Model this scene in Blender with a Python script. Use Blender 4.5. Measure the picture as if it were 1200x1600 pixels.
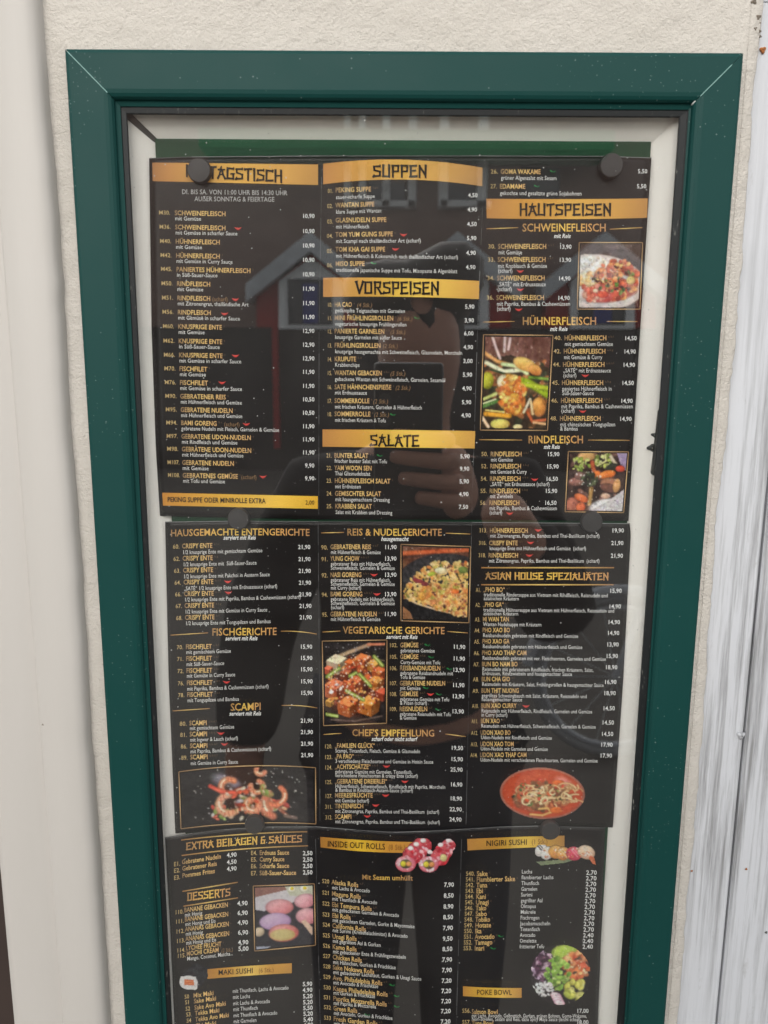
import bpy, bmesh, math, random
import numpy as np
from mathutils import Matrix, Vector

for _o in list(bpy.data.objects):
    bpy.data.objects.remove(_o, do_unlink=True)
SC = bpy.context.scene
COL = SC.collection
random.seed(7)
RNG = np.random.default_rng(11)

# ------------------------------------------------------------------ camera, sky, sun, exposure
CAM_F, PITCH, ROLL, DIST, EYE = 1202.0, math.radians(10.2), 0.006, 0.48, 1.55
FW = np.array([0, math.cos(PITCH), -math.sin(PITCH)])
_r0 = np.array([1, 0, 0.]); _u0 = np.array([0, math.sin(PITCH), math.cos(PITCH)])
RT = math.cos(ROLL) * _r0 + math.sin(ROLL) * _u0
UP = math.cos(ROLL) * _u0 - math.sin(ROLL) * _r0
CP = np.array([0, -DIST, EYE])
cam_data = bpy.data.cameras.new('camera')
cam_data.sensor_fit = 'VERTICAL'; cam_data.sensor_height = 24.0
cam_data.lens = 24.0 * CAM_F / 1600.0
cam_data.clip_start = 0.01; cam_data.clip_end = 500
cam = bpy.data.objects.new('camera', cam_data); COL.objects.link(cam)
cam.matrix_world = Matrix(((RT[0], UP[0], -FW[0], CP[0]), (RT[1], UP[1], -FW[1], CP[1]),
                           (RT[2], UP[2], -FW[2], CP[2]), (0, 0, 0, 1)))
cam_data.dof.use_dof = True; cam_data.dof.focus_distance = 0.45; cam_data.dof.aperture_fstop = 8.0
SC.camera = cam

SUN_EL, SUN_AZ = math.radians(22), math.radians(173)       # veiled low sun in front of the wall, off to the left
world = bpy.data.worlds.new('World'); SC.world = world; world.use_nodes = True
wn = world.node_tree; wn.nodes.clear()
sky = wn.nodes.new('ShaderNodeTexSky'); sky.sky_type = 'NISHITA'; sky.sun_disc = False
sky.sun_elevation = SUN_EL; sky.sun_rotation = math.radians(187)
sky.dust_density = 3.0; sky.air_density = 1.2
hsv = wn.nodes.new('ShaderNodeHueSaturation'); hsv.inputs['Saturation'].default_value = 0.22
bg = wn.nodes.new('ShaderNodeBackground'); bg.inputs['Strength'].default_value = 0.15
wo = wn.nodes.new('ShaderNodeOutputWorld')
wn.links.new(sky.outputs[0], hsv.inputs['Color']); wn.links.new(hsv.outputs[0], bg.inputs[0]); wn.links.new(bg.outputs[0], wo.inputs[0])
sun_data = bpy.data.lights.new('sun', 'SUN'); sun_data.energy = 0.5; sun_data.angle = math.radians(140)
sun_data.color = (1.0, 0.98, 0.95)
sun = bpy.data.objects.new('sun', sun_data); COL.objects.link(sun)
_sd = Vector((math.sin(math.radians(-7)) * math.cos(SUN_EL), -math.cos(math.radians(-7)) * math.cos(SUN_EL), math.sin(SUN_EL)))   # towards the sun
sun.rotation_euler = _sd.to_track_quat('Z', 'Y').to_euler(); sun.location = (2, -4, 8)
SC.view_settings.view_transform = 'Standard'; SC.view_settings.look = 'None'
SC.view_settings.gamma = 1.0; SC.view_settings.use_curve_mapping = False
SC.view_settings.exposure = 1.06
SC.render.engine = 'CYCLES'
try:
    SC.cycles.max_bounces = 10; SC.cycles.transparent_max_bounces = 16; SC.cycles.glossy_bounces = 5
    SC.cycles.use_denoising = True; SC.cycles.sample_clamp_indirect = 6
except Exception:
    pass

# ------------------------------------------------------------------ helpers
def un(px, py, Y):
    """points where the photo's pixels meet the upright planes at depth Y (arrays allowed)"""
    px = np.asarray(px, float); py = np.asarray(py, float); Y = np.asarray(Y, float)
    d = FW + ((px - 600) / CAM_F)[..., None] * RT - ((py - 800) / CAM_F)[..., None] * UP
    return CP + d * ((Y - CP[1]) / d[..., 1])[..., None]

def lin(c):
    c = np.asarray(c, float) / 255.0
    return np.where(c <= 0.04045, c / 12.92, ((c + 0.055) / 1.055) ** 2.4)

def tag(o, label=None, cat=None, group=None, kind=None):
    if label: o['label'] = label
    if cat: o['category'] = cat
    if group: o['group'] = group
    if kind: o['kind'] = kind
    return o

def link(name, me, mat=None, parent=None, smooth=False):
    o = bpy.data.objects.new(name, me); COL.objects.link(o)
    if mat is not None and not me.materials: me.materials.append(mat)
    if parent is not None:
        o.parent = parent
        o.matrix_parent_inverse = Matrix.Translation(parent.location).inverted() if parent.parent is None else Matrix()
    if smooth:
        me.polygons.foreach_set('use_smooth', [True] * len(me.polygons))
    return o

def thing(name, label, cat, loc=(0, 0, 0), group=None):
    o = bpy.data.objects.new(name, None); COL.objects.link(o); o.location = loc
    o.empty_display_size = 0.05
    return tag(o, label, cat, group)

class MB:
    """collects shapes, links them as one mesh"""
    def __init__(s): s.v = []; s.f = []; s.c = []
    def add(s, v, f, c=None):
        n = len(s.v); s.v += [tuple(map(float, p)) for p in v]; s.f += [tuple(i + n for i in q) for q in f]
        if c is not None: s.c += list(c)
    def box(s, x0, x1, y0, y1, z0, z1):
        v = [(x, y, z) for x in (x0, x1) for y in (y0, y1) for z in (z0, z1)]
        s.add(v, [(0, 1, 3, 2), (4, 6, 7, 5), (0, 4, 5, 1), (2, 3, 7, 6), (0, 2, 6, 4), (1, 5, 7, 3)])
    def prism(s, pts, axis, a, b):
        """polygon pts (2D) extruded along axis from a to b"""
        n = len(pts)
        def mk(p, t):
            return {'x': (t, p[0], p[1]), 'y': (p[0], t, p[1]), 'z': (p[0], p[1], t)}[axis]
        v = [mk(p, a) for p in pts] + [mk(p, b) for p in pts]
        s.add(v, [tuple(range(n))[::-1], tuple(range(n, 2 * n))] + [(i, (i + 1) % n, n + (i + 1) % n, n + i) for i in range(n)])
    def build(s, name, mat, parent=None, smooth=False, bevel=0, fix=True):
        me = bpy.data.meshes.new(name); me.from_pydata(s.v, [], s.f); me.update()
        if fix:
            bm = bmesh.new(); bm.from_mesh(me); bmesh.ops.recalc_face_normals(bm, faces=bm.faces[:]); bm.to_mesh(me); bm.free()
        if s.c:
            a = me.color_attributes.new('Ink', 'FLOAT_COLOR', 'POINT')
            cc = np.ones((len(s.v), 4)); cc[:, :3] = np.array(s.c); a.data.foreach_set('color', cc.ravel())
        o = link(name, me, mat, parent, smooth)
        if bevel:
            m = o.modifiers.new('bevel', 'BEVEL'); m.width = bevel; m.segments = 2; m.limit_method = 'ANGLE'
        return o

# ------------------------------------------------------------------ materials
class Mat:
    def __init__(s, name, col, rough=0.6, spec=0.4, metal=0.0):
        s.m = bpy.data.materials.new(name); s.m.use_nodes = True
        s.t = s.m.node_tree; s.b = s.t.nodes['Principled BSDF']
        s.b.inputs['Base Color'].default_value = (*col, 1); s.b.inputs['Roughness'].default_value = rough
        s.b.inputs['Specular IOR Level'].default_value = spec; s.b.inputs['Metallic'].default_value = metal
        s.co = None
    def n(s, kind, **kw):
        nd = s.t.nodes.new('ShaderNode' + kind)
        for k, v in kw.items():
            if k in nd.inputs: nd.inputs[k].default_value = v
            else: setattr(nd, k, v)
        return nd
    def l(s, a, b): s.t.links.new(a, b)
    def coords(s, scale=(1, 1, 1)):
        tc = s.n('TexCoord'); mp = s.n('Mapping'); mp.inputs['Scale'].default_value = scale
        s.l(tc.outputs['Object'], mp.inputs[0]); return mp.outputs[0]
    def noise(s, vec, scale, detail=4, rough=0.55):
        nd = s.n('TexNoise', Scale=scale, Detail=detail, Roughness=rough); s.l(vec, nd.inputs['Vector']); return nd.outputs['Fac']
    def ramp(s, fac, stops):
        nd = s.n('ValToRGB'); e = nd.color_ramp.elements
        while len(e) < len(stops): e.new(0.5)
        for el, (p, c) in zip(e, stops): el.position = p; el.color = (*c, 1) if len(c) == 3 else c
        s.l(fac, nd.inputs[0]); return nd.outputs[0]
    def math(s, op, a, b=None, clamp=False):
        nd = s.n('Math', operation=op); nd.use_clamp = clamp
        for i, q in enumerate((a, b)):
            if q is None: continue
            if isinstance(q, (int, float)): nd.inputs[i].default_value = q
            else: s.l(q, nd.inputs[i])
        return nd.outputs[0]
    def mix(s, fac, a, b):
        nd = s.n('MixRGB')
        for i, q in enumerate((fac, a, b)):
            if isinstance(q, (int, float)): nd.inputs[i].default_value = q
            elif isinstance(q, tuple): nd.inputs[i].default_value = (*q, 1)
            else: s.l(q, nd.inputs[i])
        return nd.outputs[0]
    def bump(s, h, strength, dist):
        nd = s.n('Bump', Strength=strength, Distance=dist); s.l(h, nd.inputs['Height'])
        s.l(nd.outputs[0], s.b.inputs['Normal']); return nd
    def base(s, c): s.l(c, s.b.inputs['Base Color'])
    def specks(s, scale, radius, keep):
        """scattered small dots: 1 inside a dot"""
        vo = s.n('TexVoronoi', Scale=scale); vo.voronoi_dimensions = '2D'
        sx = s.n('SeparateXYZ'); s.l(s.coords(), sx.inputs[0]); cx = s.n('CombineXYZ'); s.l(sx.outputs[0], cx.inputs[0]); s.l(sx.outputs[2], cx.inputs[1])
        s.l(cx.outputs[0], vo.inputs['Vector'])
        sep = s.n('SeparateColor'); s.l(vo.outputs['Color'], sep.inputs[0])
        size = s.math('MULTIPLY', sep.outputs[1], radius)
        return s.math('MULTIPLY', s.math('LESS_THAN', vo.outputs['Distance'], size), s.math('GREATER_THAN', sep.outputs[0], keep))

def mat_stucco():
    m = Mat('stucco', lin((214, 207, 197)), 0.9, 0.2)
    v = m.coords()
    big = m.noise(v, 9, 3); mid = m.noise(v, 110, 5, 0.65); fine = m.noise(v, 620, 3, 0.7)
    m.base(m.mix(m.math('MULTIPLY', mid, 0.55), m.ramp(big, [(0.3, lin((196, 191, 184))), (0.7, lin((189, 184, 176)))]), tuple(lin((178, 172, 162)))))
    h = m.math('ADD', m.math('MULTIPLY', mid, 0.75), m.math('MULTIPLY', fine, 0.4))
    h = m.math('ADD', h, m.math('MULTIPLY', m.noise(v, 34, 4), 1.15))
    m.bump(h, 0.75, 0.0030)
    return m.m
def mat_green():
    m = Mat('green_powder_coat', lin((30, 80, 74)), 0.5, 0.11)
    v = m.coords()
    d = m.math('MAXIMUM', m.specks(240, 0.085, 0.90), m.specks(62, 0.028, 0.90))
    patch = m.math('GREATER_THAN', m.noise(v, 14, 2), 0.56)
    d2 = m.math('MULTIPLY', m.specks(460, 0.13, 0.80), patch)
    d = m.math('MAXIMUM', d2, d)
    film = m.math('MULTIPLY', m.noise(v, 30, 5, 0.7), 0.05)
    c = m.mix(film, tuple(lin((16, 57, 54))), tuple(lin((70, 100, 96))))
    m.base(m.mix(m.math('MULTIPLY', d, 0.26), c, tuple(lin((165, 182, 178)))))
    m.l(m.math('ADD', m.math('MULTIPLY', m.noise(v, 60, 4), 0.16), 0.34), m.b.inputs['Roughness'])
    m.bump(m.noise(v, 900, 2), 0.06, 0.0004)
    return m.m
def mat_plain(name, c, rough=0.6, spec=0.4, mott=0.0, scale=40, bump=0.0):
    m = Mat(name, lin(c), rough, spec); v = m.coords()
    if mott:
        m.base(m.mix(m.noise(v, scale, 5), tuple(lin(np.array(c) * (1 - mott))), tuple(lin(np.minimum(255, np.array(c) * (1 + mott))))))
    if bump: m.bump(m.noise(v, scale * 6, 4), bump, 0.001)
    return m.m
def mat_gasket():
    m = Mat('black_gasket', lin((20, 22, 23)), 0.5, 0.25); v = m.coords((1, 1, 0.25))
    d = m.ramp(m.noise(v, 620, 4, 0.7), [(0.62, (0, 0, 0)), (0.72, (1, 1, 1))])
    d = m.math('MULTIPLY', d, m.ramp(m.noise(m.coords(), 25, 3), [(0.42, (0, 0, 0)), (0.6, (1, 1, 1))]))
    m.base(m.mix(m.math('MULTIPLY', d, 0.5), tuple(lin((24, 27, 28))), tuple(lin((150, 150, 142)))))
    return m.m
def mat_ink(name, rough=0.4, spec=0.22):
    m = Mat(name, (0.5, 0.5, 0.5), rough, spec)
    a = m.n('VertexColor'); a.layer_name = 'Ink'; m.base(a.outputs[0]); return m.m
def mat_paper():
    m = Mat('black_coated_paper', lin((32, 29, 29)), 0.36, 0.22); v = m.coords()
    d = m.specks(260, 0.06, 0.86)
    m.base(m.mix(m.math('MULTIPLY', d, 0.3), m.ramp(m.noise(v, 14, 4), [(0.3, lin((27, 24, 24))), (0.75, lin((36, 32, 31)))]), tuple(lin((150, 145, 140)))))
    m.bump(m.noise(v, 22, 3), 0.12, 0.003)
    return m.m
def mat_glass():
    m = Mat('window_glass', (1, 1, 1)); t = m.t
    out = [n for n in t.nodes if n.type == 'OUTPUT_MATERIAL'][0]
    geo = m.n('NewGeometry'); dp = m.n('VectorMath', operation='DOT_PRODUCT')
    m.l(geo.outputs['Incoming'], dp.inputs[0]); m.l(geo.outputs['Normal'], dp.inputs[1])
    c = m.math('SUBTRACT', 1.0, m.math('ABSOLUTE', dp.outputs['Value']), True)
    fr = m.math('ADD', m.math('MULTIPLY', m.math('POWER', c, 5.0), 0.868), 0.132)
    tr = m.n('BsdfTransparent'); tr.inputs[0].default_value = (0.985, 0.992, 0.988, 1)
    gl = m.n('BsdfGlossy'); gl.inputs['Roughness'].default_value = 0.0
    mx = m.n('MixShader'); m.l(fr, mx.inputs[0]); m.l(tr.outputs[0], mx.inputs[1]); m.l(gl.outputs[0], mx.inputs[2])
    df = m.n('BsdfDiffuse'); df.inputs[0].default_value = (0.62, 0.62, 0.6, 1)
    v = m.coords()
    d = m.math('MAXIMUM', m.specks(190, 0.062, 0.86), m.specks(60, 0.026, 0.78))
    d = m.math('MULTIPLY', d, m.math('MULTIPLY', m.math('SUBTRACT', 1.0, geo.outputs['Backfacing']), 0.55))
    film = m.math('MULTIPLY', m.ramp(m.noise(v, 7, 5, 0.6), [(0.4, (0, 0, 0)), (0.8, (1, 1, 1))]), 0.012)
    d = m.math('ADD', d, film)
    mx2 = m.n('MixShader'); m.l(d, mx2.inputs[0]); m.l(mx.outputs[0], mx2.inputs[1]); m.l(df.outputs[0], mx2.inputs[2])
    m.l(mx2.outputs[0], out.inputs['Surface'])
    return m.m
def mat_planks():
    m = Mat('whitewashed_wood', lin((205, 207, 211)), 0.75, 0.25)
    v = m.coords((1, 1, 0.035)); v2 = m.coords((1, 1, 0.16)); v3 = m.coords()
    g = m.noise(v, 210, 6, 0.7); g2 = m.noise(v, 70, 4); wear = m.noise(v2, 16, 4, 0.6)
    fibre = m.ramp(g, [(0.44, (0, 0, 0)), (0.66, (1, 1, 1))])
    zone = m.ramp(wear, [(0.43, (0, 0, 0)), (0.62, (1, 1, 1))])
    worn = m.math('MULTIPLY', fibre, zone)
    blot = m.math('MULTIPLY', m.ramp(m.noise(m.coords((1, 1, 0.4)), 95, 4, 0.7), [(0.64, (0, 0, 0)), (0.72, (1, 1, 1))]), 0.35)
    c = m.mix(m.math('MULTIPLY', g2, 0.5), tuple(lin((192, 194, 198))), tuple(lin((172, 174, 178))))
    c = m.mix(m.math('MULTIPLY', worn, 0.9), c, tuple(lin((122, 122, 122))))
    c = m.mix(blot, c, tuple(lin((140, 138, 134))))
    m.base(c); m.bump(m.math('ADD', g, m.math('MULTIPLY', worn, -0.6)), 0.5, 0.0012)
    return m.m
def mat_trim():
    m = Mat('white_trim_paint', lin((204, 198, 191)), 0.5, 0.35); v = m.coords((1, 1, 0.2))
    m.base(m.mix(m.noise(v, 30, 5), tuple(lin((180, 176, 171))), tuple(lin((171, 167, 161)))))
    m.bump(m.noise(m.coords((1, 1, 0.1)), 120, 3), 0.15, 0.0008)
    return m.m
M = dict(stucco=mat_stucco(), green=mat_green(), gasket=mat_gasket(), ink=mat_ink('printing_ink'), photo=mat_ink('printed_photo', 0.4),
         paper=mat_paper(), glass=mat_glass(), planks=mat_planks(), trim=mat_trim(),
         beige=mat_plain('cream_case_lining', (244, 240, 234), 0.5, 0.3, 0.012, 18),
         board=mat_plain('dark_green_board', (20, 62, 40), 0.5, 0.15, 0.1, 30),
         seam=mat_plain('mitre_glint_green', (118, 158, 152), 0.4), seam_white=mat_plain('mitre_glint_white', (205, 212, 208), 0.4),
         teal=mat_plain('teal_edge_highlight', (48, 122, 110), 0.34, 0.5),
         magnet=mat_plain('magnet_plastic', (56, 53, 53), 0.5, 0.4, 0.06, 200, 0.1),
         steel=mat_plain('dark_steel', (60, 62, 60), 0.4, 0.5), pit=mat_plain('pit_grey', (112, 104, 94), 0.9, 0.1),
         rust=mat_plain('rust', (150, 96, 56), 0.8, 0.2, 0.25, 400), dark=mat_plain('dark_brown_door', (58, 48, 44), 0.5, 0.3, 0.12, 20),
         paving=mat_plain('paving', (104, 100, 94), 0.9, 0.2, 0.12, 6),
         red=mat_plain('red_paint', (168, 40, 38), 0.6, 0.3, 0.08, 3), white=mat_plain('white_paint', (242, 244, 244), 0.55, 0.3, 0.03, 2),
         roof=mat_plain('roof_tiles', (206, 210, 214), 0.7, 0.3, 0.1, 5), facade=mat_plain('brown_facade', (142, 118, 108), 0.85, 0.2, 0.08, 3),
         ground_floor=mat_plain('shaded_ground_floor', (52, 46, 44), 0.6, 0.3, 0.1, 3), awning=mat_plain('green_awning_cloth', (62, 130, 84), 0.8, 0.2, 0.05, 3),
         pane=mat_plain('dark_window', (36, 42, 52), 0.12, 0.5), blue=mat_plain('blue_curtain', (52, 66, 140), 0.7),
         skin=mat_plain('skin', (196, 146, 124), 0.5, 0.35, 0.05, 60), cloth=mat_plain('black_jacket', (34, 33, 35), 0.8, 0.2, 0.1, 30),
         trousers=mat_plain('dark_trousers', (36, 40, 52), 0.85), hair=mat_plain('dark_hair', (38, 28, 22), 0.6), phone=mat_plain('phone_case', (30, 30, 33), 0.3, 0.5),
         rubber=mat_plain('grey_tyre', (150, 150, 150), 0.7), chrome=mat_plain('bicycle_metal', (190, 192, 196), 0.3, 0.5))
# ------------------------------------------------------------------ the setting
def box_obj(name, mat, x0, x1, y0, y1, z0, z1, parent=None):
    b = MB(); b.box(x0, x1, y0, y1, z0, z1); return b.build(name, mat, parent)
g = box_obj('pavement', M['paving'], -40, 40, -60, -0.02, -0.1, 0); tag(g, kind='structure')

WALL_Y, TRIM_Y, PLANK_Y, LIP_Y, FRONT_Y = -0.066, -0.074, -0.060, -0.0706, -0.075
FX0, FX1, FZ1, FZ0 = -0.1562, 0.1731, 1.7041, 0.985          # door frame, outside
IX0, IX1, IZ1, IZ0 = -0.1335, 0.1523, 1.6815, 1.008          # door frame, inside
CX0, CX1, CZ1, CZ0 = -0.1392, 0.1703, 1.6990, 1.004          # inside of the case
BOARD_Y = -0.0603
TRIM_X = float(un(92, 500, TRIM_Y)[0]); PLANK_X = float(un(1135, 700, WALL_Y)[0])

# rendered wall with the recess of the case, crumbly right edge
wall = thing('stucco_wall', 'cream rough plastered wall that the green menu case is set into', 'wall', (0, WALL_Y, 0))
b = MB()
def slab(x0, x1, z0, z1): b.box(x0, x1, WALL_Y, WALL_Y + 0.14, z0, z1)
ZT, ZB, XL = 4.2, 0.0, TRIM_X - 0.012
slab(XL, CX0 - 0.004, ZB, ZT)
slab(CX0 - 0.004, CX1 + 0.0018, CZ1 + 0.0018, ZT); slab(CX0 - 0.004, CX1 + 0.0018, ZB, CZ0 - 0.004)
slab(CX1 + 0.0018, PLANK_X - 0.006, ZB, ZT)
b.build('plaster', M['stucco'], wall)
# wavering edge of the plaster towards the planks
b = MB(); zs = np.arange(0.9, 2.0, 0.004); w = np.zeros(len(zs)); a = 0.0
for i in range(len(zs)):
    a = 0.93 * a + random.gauss(0, 0.00022); w[i] = a + random.gauss(0, 0.00018)
v = []; f = []
for i, z in enumerate(zs):
    xe = PLANK_X + w[i]
    v += [(PLANK_X - 0.0062, WALL_Y - 0.0003, z), (xe - 0.0015, WALL_Y - 0.0003, z), (xe, WALL_Y + 0.002, z), (xe + 0.0006, WALL_Y + 0.012, z)]
for i in range(len(zs) - 1):
    for k in range(3): f.append((4 * i + k, 4 * i + k + 1, 4 * i + 5 + k, 4 * i + 4 + k))
b.add(v, f); b.build('plaster_edge', M['stucco'], wall, smooth=True, fix=False)
b = MB()
def blob(b, c, r, n=7, flat=0.6):
    v = []; f = []
    for i in range(n):
        for j in range(2 * n):
            th = math.pi * (i + 0.5) / n; ph = math.pi * j / n
            k = r * (1 + 0.25 * math.sin(3 * ph + c[0] * 900) * math.sin(th))
            v.append((c[0] + k * math.sin(th) * math.cos(ph), c[1] + flat * k * math.cos(th), c[2] + k * math.sin(th) * math.sin(ph)))
    for i in range(n - 1):
        for j in range(2 * n):
            f.append((i * 2 * n + j, i * 2 * n + (j + 1) % (2 * n), (i + 1) * 2 * n + (j + 1) % (2 * n), (i + 1) * 2 * n + j))
    b.add(v, f)
for px, py, r in ((1178, 3, 4.5), (1185, 27, 4), (1180, 45, 3), (1187, 49, 2.6), (1188, 57, 2.2), (1187, 36, 2), (1175, 30, 1.6), (1183, 70, 1.6)):
    p = un(px, py, WALL_Y); blob(b, p, r * 0.00031)
b.build('plaster_pit', M['pit'], wall, smooth=True)['kind'] = 'stuff'  # grey-brown flattened blobs on the plaster face in place of holes

# white casing on the left, with a step and a wavering caulked edge
cas = thing('window_casing', 'smooth white painted casing with an upright groove, left of the plastered wall', 'casing', (TRIM_X, TRIM_Y, 0))
gx = float(un(50, 1000, TRIM_Y)[0]); ox = float(un(6, 1500, TRIM_Y)[0])
prof = [(TRIM_X, 0.010), (TRIM_X - 0.0006, 0.004), (TRIM_X - 0.003, 0.0008), (TRIM_X - 0.007, 0), (gx + 0.0016, -0.0006), (gx + 0.0006, 0.0004), (gx + 0.0002, 0.0022),
        (gx - 0.0010, 0.0026), (gx - 0.0034, 0.0022), (ox + 0.006, 0.0018), (ox + 0.0014, 0.0028), (ox, 0.006), (ox - 0.0002, 0.03)]
b = MB(); v = []; f = []; zs = np.arange(0.0, 2.6, 0.006); a = 0
for i, z in enumerate(zs):
    a = 0.92 * a + random.gauss(0, 0.00022)
    for k, (x, y) in enumerate(prof):
        v.append((x + (a if k < 4 else 0), TRIM_Y + y, z))
n = len(prof)
for i in range(len(zs) - 1):
    for k in range(n - 1): f.append((n * i + k + 1, n * i + k, n * (i + 1) + k, n * (i + 1) + k + 1))
b.add(v, f); b.build('casing_board', M['trim'], cas, smooth=True, fix=False)
b = MB(); p = un(67, 1132, TRIM_Y - 0.0003); blob(b, p, 0.0007); p = un(69, 1143, TRIM_Y - 0.0003); blob(b, p, 0.0003)
b.build('nail_hole', M['pit'], cas, smooth=True)  # two small grey-brown blobs in place of bored holes
dr = thing('door', 'dark brown door at the far left behind the white casing', 'door', (ox - 0.3, -0.02, 0))
box_obj('door_leaf', M['dark'], ox - 0.9, ox + 0.004, -0.034, 0.01, 0.02, 2.3, dr)

# whitewashed planks on the right
pl = thing('plank_cladding', 'whitewashed weathered upright boards to the right of the plastered wall', 'cladding', (PLANK_X + 0.1, PLANK_Y, 0))
sx = float(un(1150, 1300, PLANK_Y)[0])
edges = [PLANK_X - 0.004, sx, sx + 0.055, sx + 0.16, sx + 0.27]
for i in range(len(edges) - 1):
    b = MB(); x0, x1 = edges[i] + 0.0007, edges[i + 1] - 0.0007
    b.prism([(x0, PLANK_Y + 0.02), (x0, PLANK_Y + 0.0016), (x0 + 0.0014, PLANK_Y), (x1 - 0.0014, PLANK_Y), (x1, PLANK_Y + 0.0016), (x1, PLANK_Y + 0.02)], 'z', 0, 1.732 if i == 0 else 2.6)
    b.build('plank', M['planks'], pl)
box_obj('backing', M['steel'], edges[0], edges[-1], PLANK_Y + 0.021, PLANK_Y + 0.05, 0, 2.6, pl)
b = MB(); b.prism([(PLANK_X - 0.003, 1.7335), (edges[1], 1.7335), (edges[1], 2.6), (PLANK_X - 0.003, 2.6)], 'y', PLANK_Y + 0.002, PLANK_Y + 0.02)
b.build('plank', M['planks'], pl)
def screw(px, py, r, mat, nm):
    b = MB(); p = un(px, py, PLANK_Y - 0.0006); blob(b, p, r, 8, 0.5); return b.build(nm, M[mat], pl, smooth=True)
screw(1192, 78, 0.0015, 'rust', 'screw'); screw(1158, 1149, 0.0022, 'planks', 'knot')
screw(1166, 1358, 0.0007, 'rust', 'screw'); screw(1081, 1361, 0.0006, 'rust', 'screw'); screw(1197, 1457, 0.0008, 'steel', 'screw')

# ------------------------------------------------------------------ the display case
case = thing('display_case', 'dark green framed glazed menu case set into the plastered wall', 'display case', (0.0085, WALL_Y, 1.0))
# frame profile: (offset inwards from the outer edge, depth)
FWD = IX0 - FX0
prof = [(0.0, -0.030), (0.0, FRONT_Y + 0.0022), (0.0007, FRONT_Y + 0.0006), (0.0022, FRONT_Y), (FWD - 0.0044, FRONT_Y), (FWD - 0.0026, FRONT_Y + 0.0003), (FWD - 0.0012, FRONT_Y + 0.0010),
        (FWD - 0.0003, FRONT_Y + 0.0022), (FWD, FRONT_Y + 0.0038), (FWD + 0.0002, -0.0690)]
def corner(k, o):
    return {0: (FX0 + o, FZ1 - o), 1: (FX1 - o, FZ1 - o), 2: (FX1 - o, FZ0 + o), 3: (FX0 + o, FZ0 + o)}[k]
dfr = MB(); 
for side in range(4):
    b = MB(); v = []; f = []; N = len(prof); nseg = 1
    ca, cb = side, (side + 1) % 4
    for o, y in prof:
        (x0, z0), (x1, z1) = corner(ca, o), corner(cb, o)
        L = math.hypot(x1 - x0, z1 - z0); e = 0.00012
        dx, dz = (x1 - x0) / L * e, (z1 - z0) / L * e
        v += [(x0 + dx, y, z0 + dz), (x1 - dx, y, z1 - dz)]
    for i in range(N - 1): f.append((2 * i, 2 * i + 1, 2 * i + 3, 2 * i + 2))
    f.append((2 * N - 2, 2 * N - 1, 1, 0)); f.append(tuple(2 * i for i in range(N))); f.append(tuple(2 * i + 1 for i in range(N))[::-1])
    b.add(v, f); b.build('frame_bar', M['green'], case, smooth=False)
# pale ridges on the mitres: caught light put into their colour
def strip(name, pts, w, mat, parent):
    """flat-ended little ridge along pts"""
    b = MB(); v = []; f = []
    for i, p in enumerate(pts):
        q = np.array(pts[min(i + 1, len(pts) - 1)]) - np.array(pts[max(i - 1, 0)]); q[1] = 0; q = q / (np.linalg.norm(q) + 1e-9)
        s = np.array([q[2], 0, -q[0]]) * w / 2; p = np.array(p)
        v += [p + s, p + np.array([0, -w * 0.5, 0]), p - s]
    for i in range(len(pts) - 1):
        for k in range(2): f.append((3 * i + k, 3 * i + k + 1, 3 * i + 4 + k, 3 * i + 3 + k))
    b.add(v, f); return b.build(name, mat, parent, smooth=True)
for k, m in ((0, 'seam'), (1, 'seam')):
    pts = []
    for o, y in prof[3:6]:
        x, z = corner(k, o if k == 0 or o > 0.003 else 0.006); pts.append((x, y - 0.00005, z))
    strip('mitre_glint', pts, 0.00042, M[m], case)
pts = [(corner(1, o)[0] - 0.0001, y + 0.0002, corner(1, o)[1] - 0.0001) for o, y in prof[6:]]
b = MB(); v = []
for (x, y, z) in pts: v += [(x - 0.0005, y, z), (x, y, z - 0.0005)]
b.add(v, [(2 * i, 2 * i + 1, 2 * i + 3, 2 * i + 2) for i in range(len(pts) - 1)]); b.build('mitre_glint', M['seam_white'], case)  # white glint inside the upper right mitre, given as colour
# teal stands for the highlight on the left bar's inner edge; no strip built
# gasket round the glass
def ring(name, x0, x1, z0, z1, w, y0, y1, mat, parent):
    b = MB()
    b.box(x0, x0 + w, y0, y1, z0, z1); b.box(x1 - w, x1, y0, y1, z0, z1)
    b.box(x0 + w, x1 - w, y0, y1, z1 - w, z1); b.box(x0 + w, x1 - w, y0, y1, z0, z0 + w)
    return b.build(name, mat, parent, bevel=0.0003)
LX0, LZ1 = [float(q) for q in un(198, 178, LIP_Y)[[0, 2]]]; LX1 = float(un(1062, 182, LIP_Y)[0]); LZ0 = IZ0 + 0.004
def lip_ring(name, gp, mat):
    b = MB(); v = []; f = []
    for t, y in gp:
        x0, x1, z0, z1 = IX0 + (LX0 - IX0) * t, IX1 + (LX1 - IX1) * t, IZ0 + (LZ0 - IZ0) * t, IZ1 + (LZ1 - IZ1) * t
        v += [(x0, y, z1), (x1, y, z1), (x1, y, z0), (x0, y, z0)]
    for i in range(len(gp)):
        k = (i + 1) % len(gp)
        for q in range(4): f.append((4 * i + q, 4 * i + (q + 1) % 4, 4 * k + (q + 1) % 4, 4 * k + q))
    b.add(v, f); return b.build(name, mat, case)
lip_ring('frame_return', [(0, -0.0716), (0.10, -0.0712), (0.40, -0.0706), (0.40, -0.0694), (0, -0.0694)], M['green'])
lip_ring('gasket', [(0.405, -0.0703), (0.46, -0.0701), (0.50, -0.0706), (0.92, -0.0703), (1.0, -0.0698), (1.0, -0.0694), (0.405, -0.0694)], M['gasket'])
b = MB(); ox = 0.0006                                         # dark joint between frame and plaster
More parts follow.
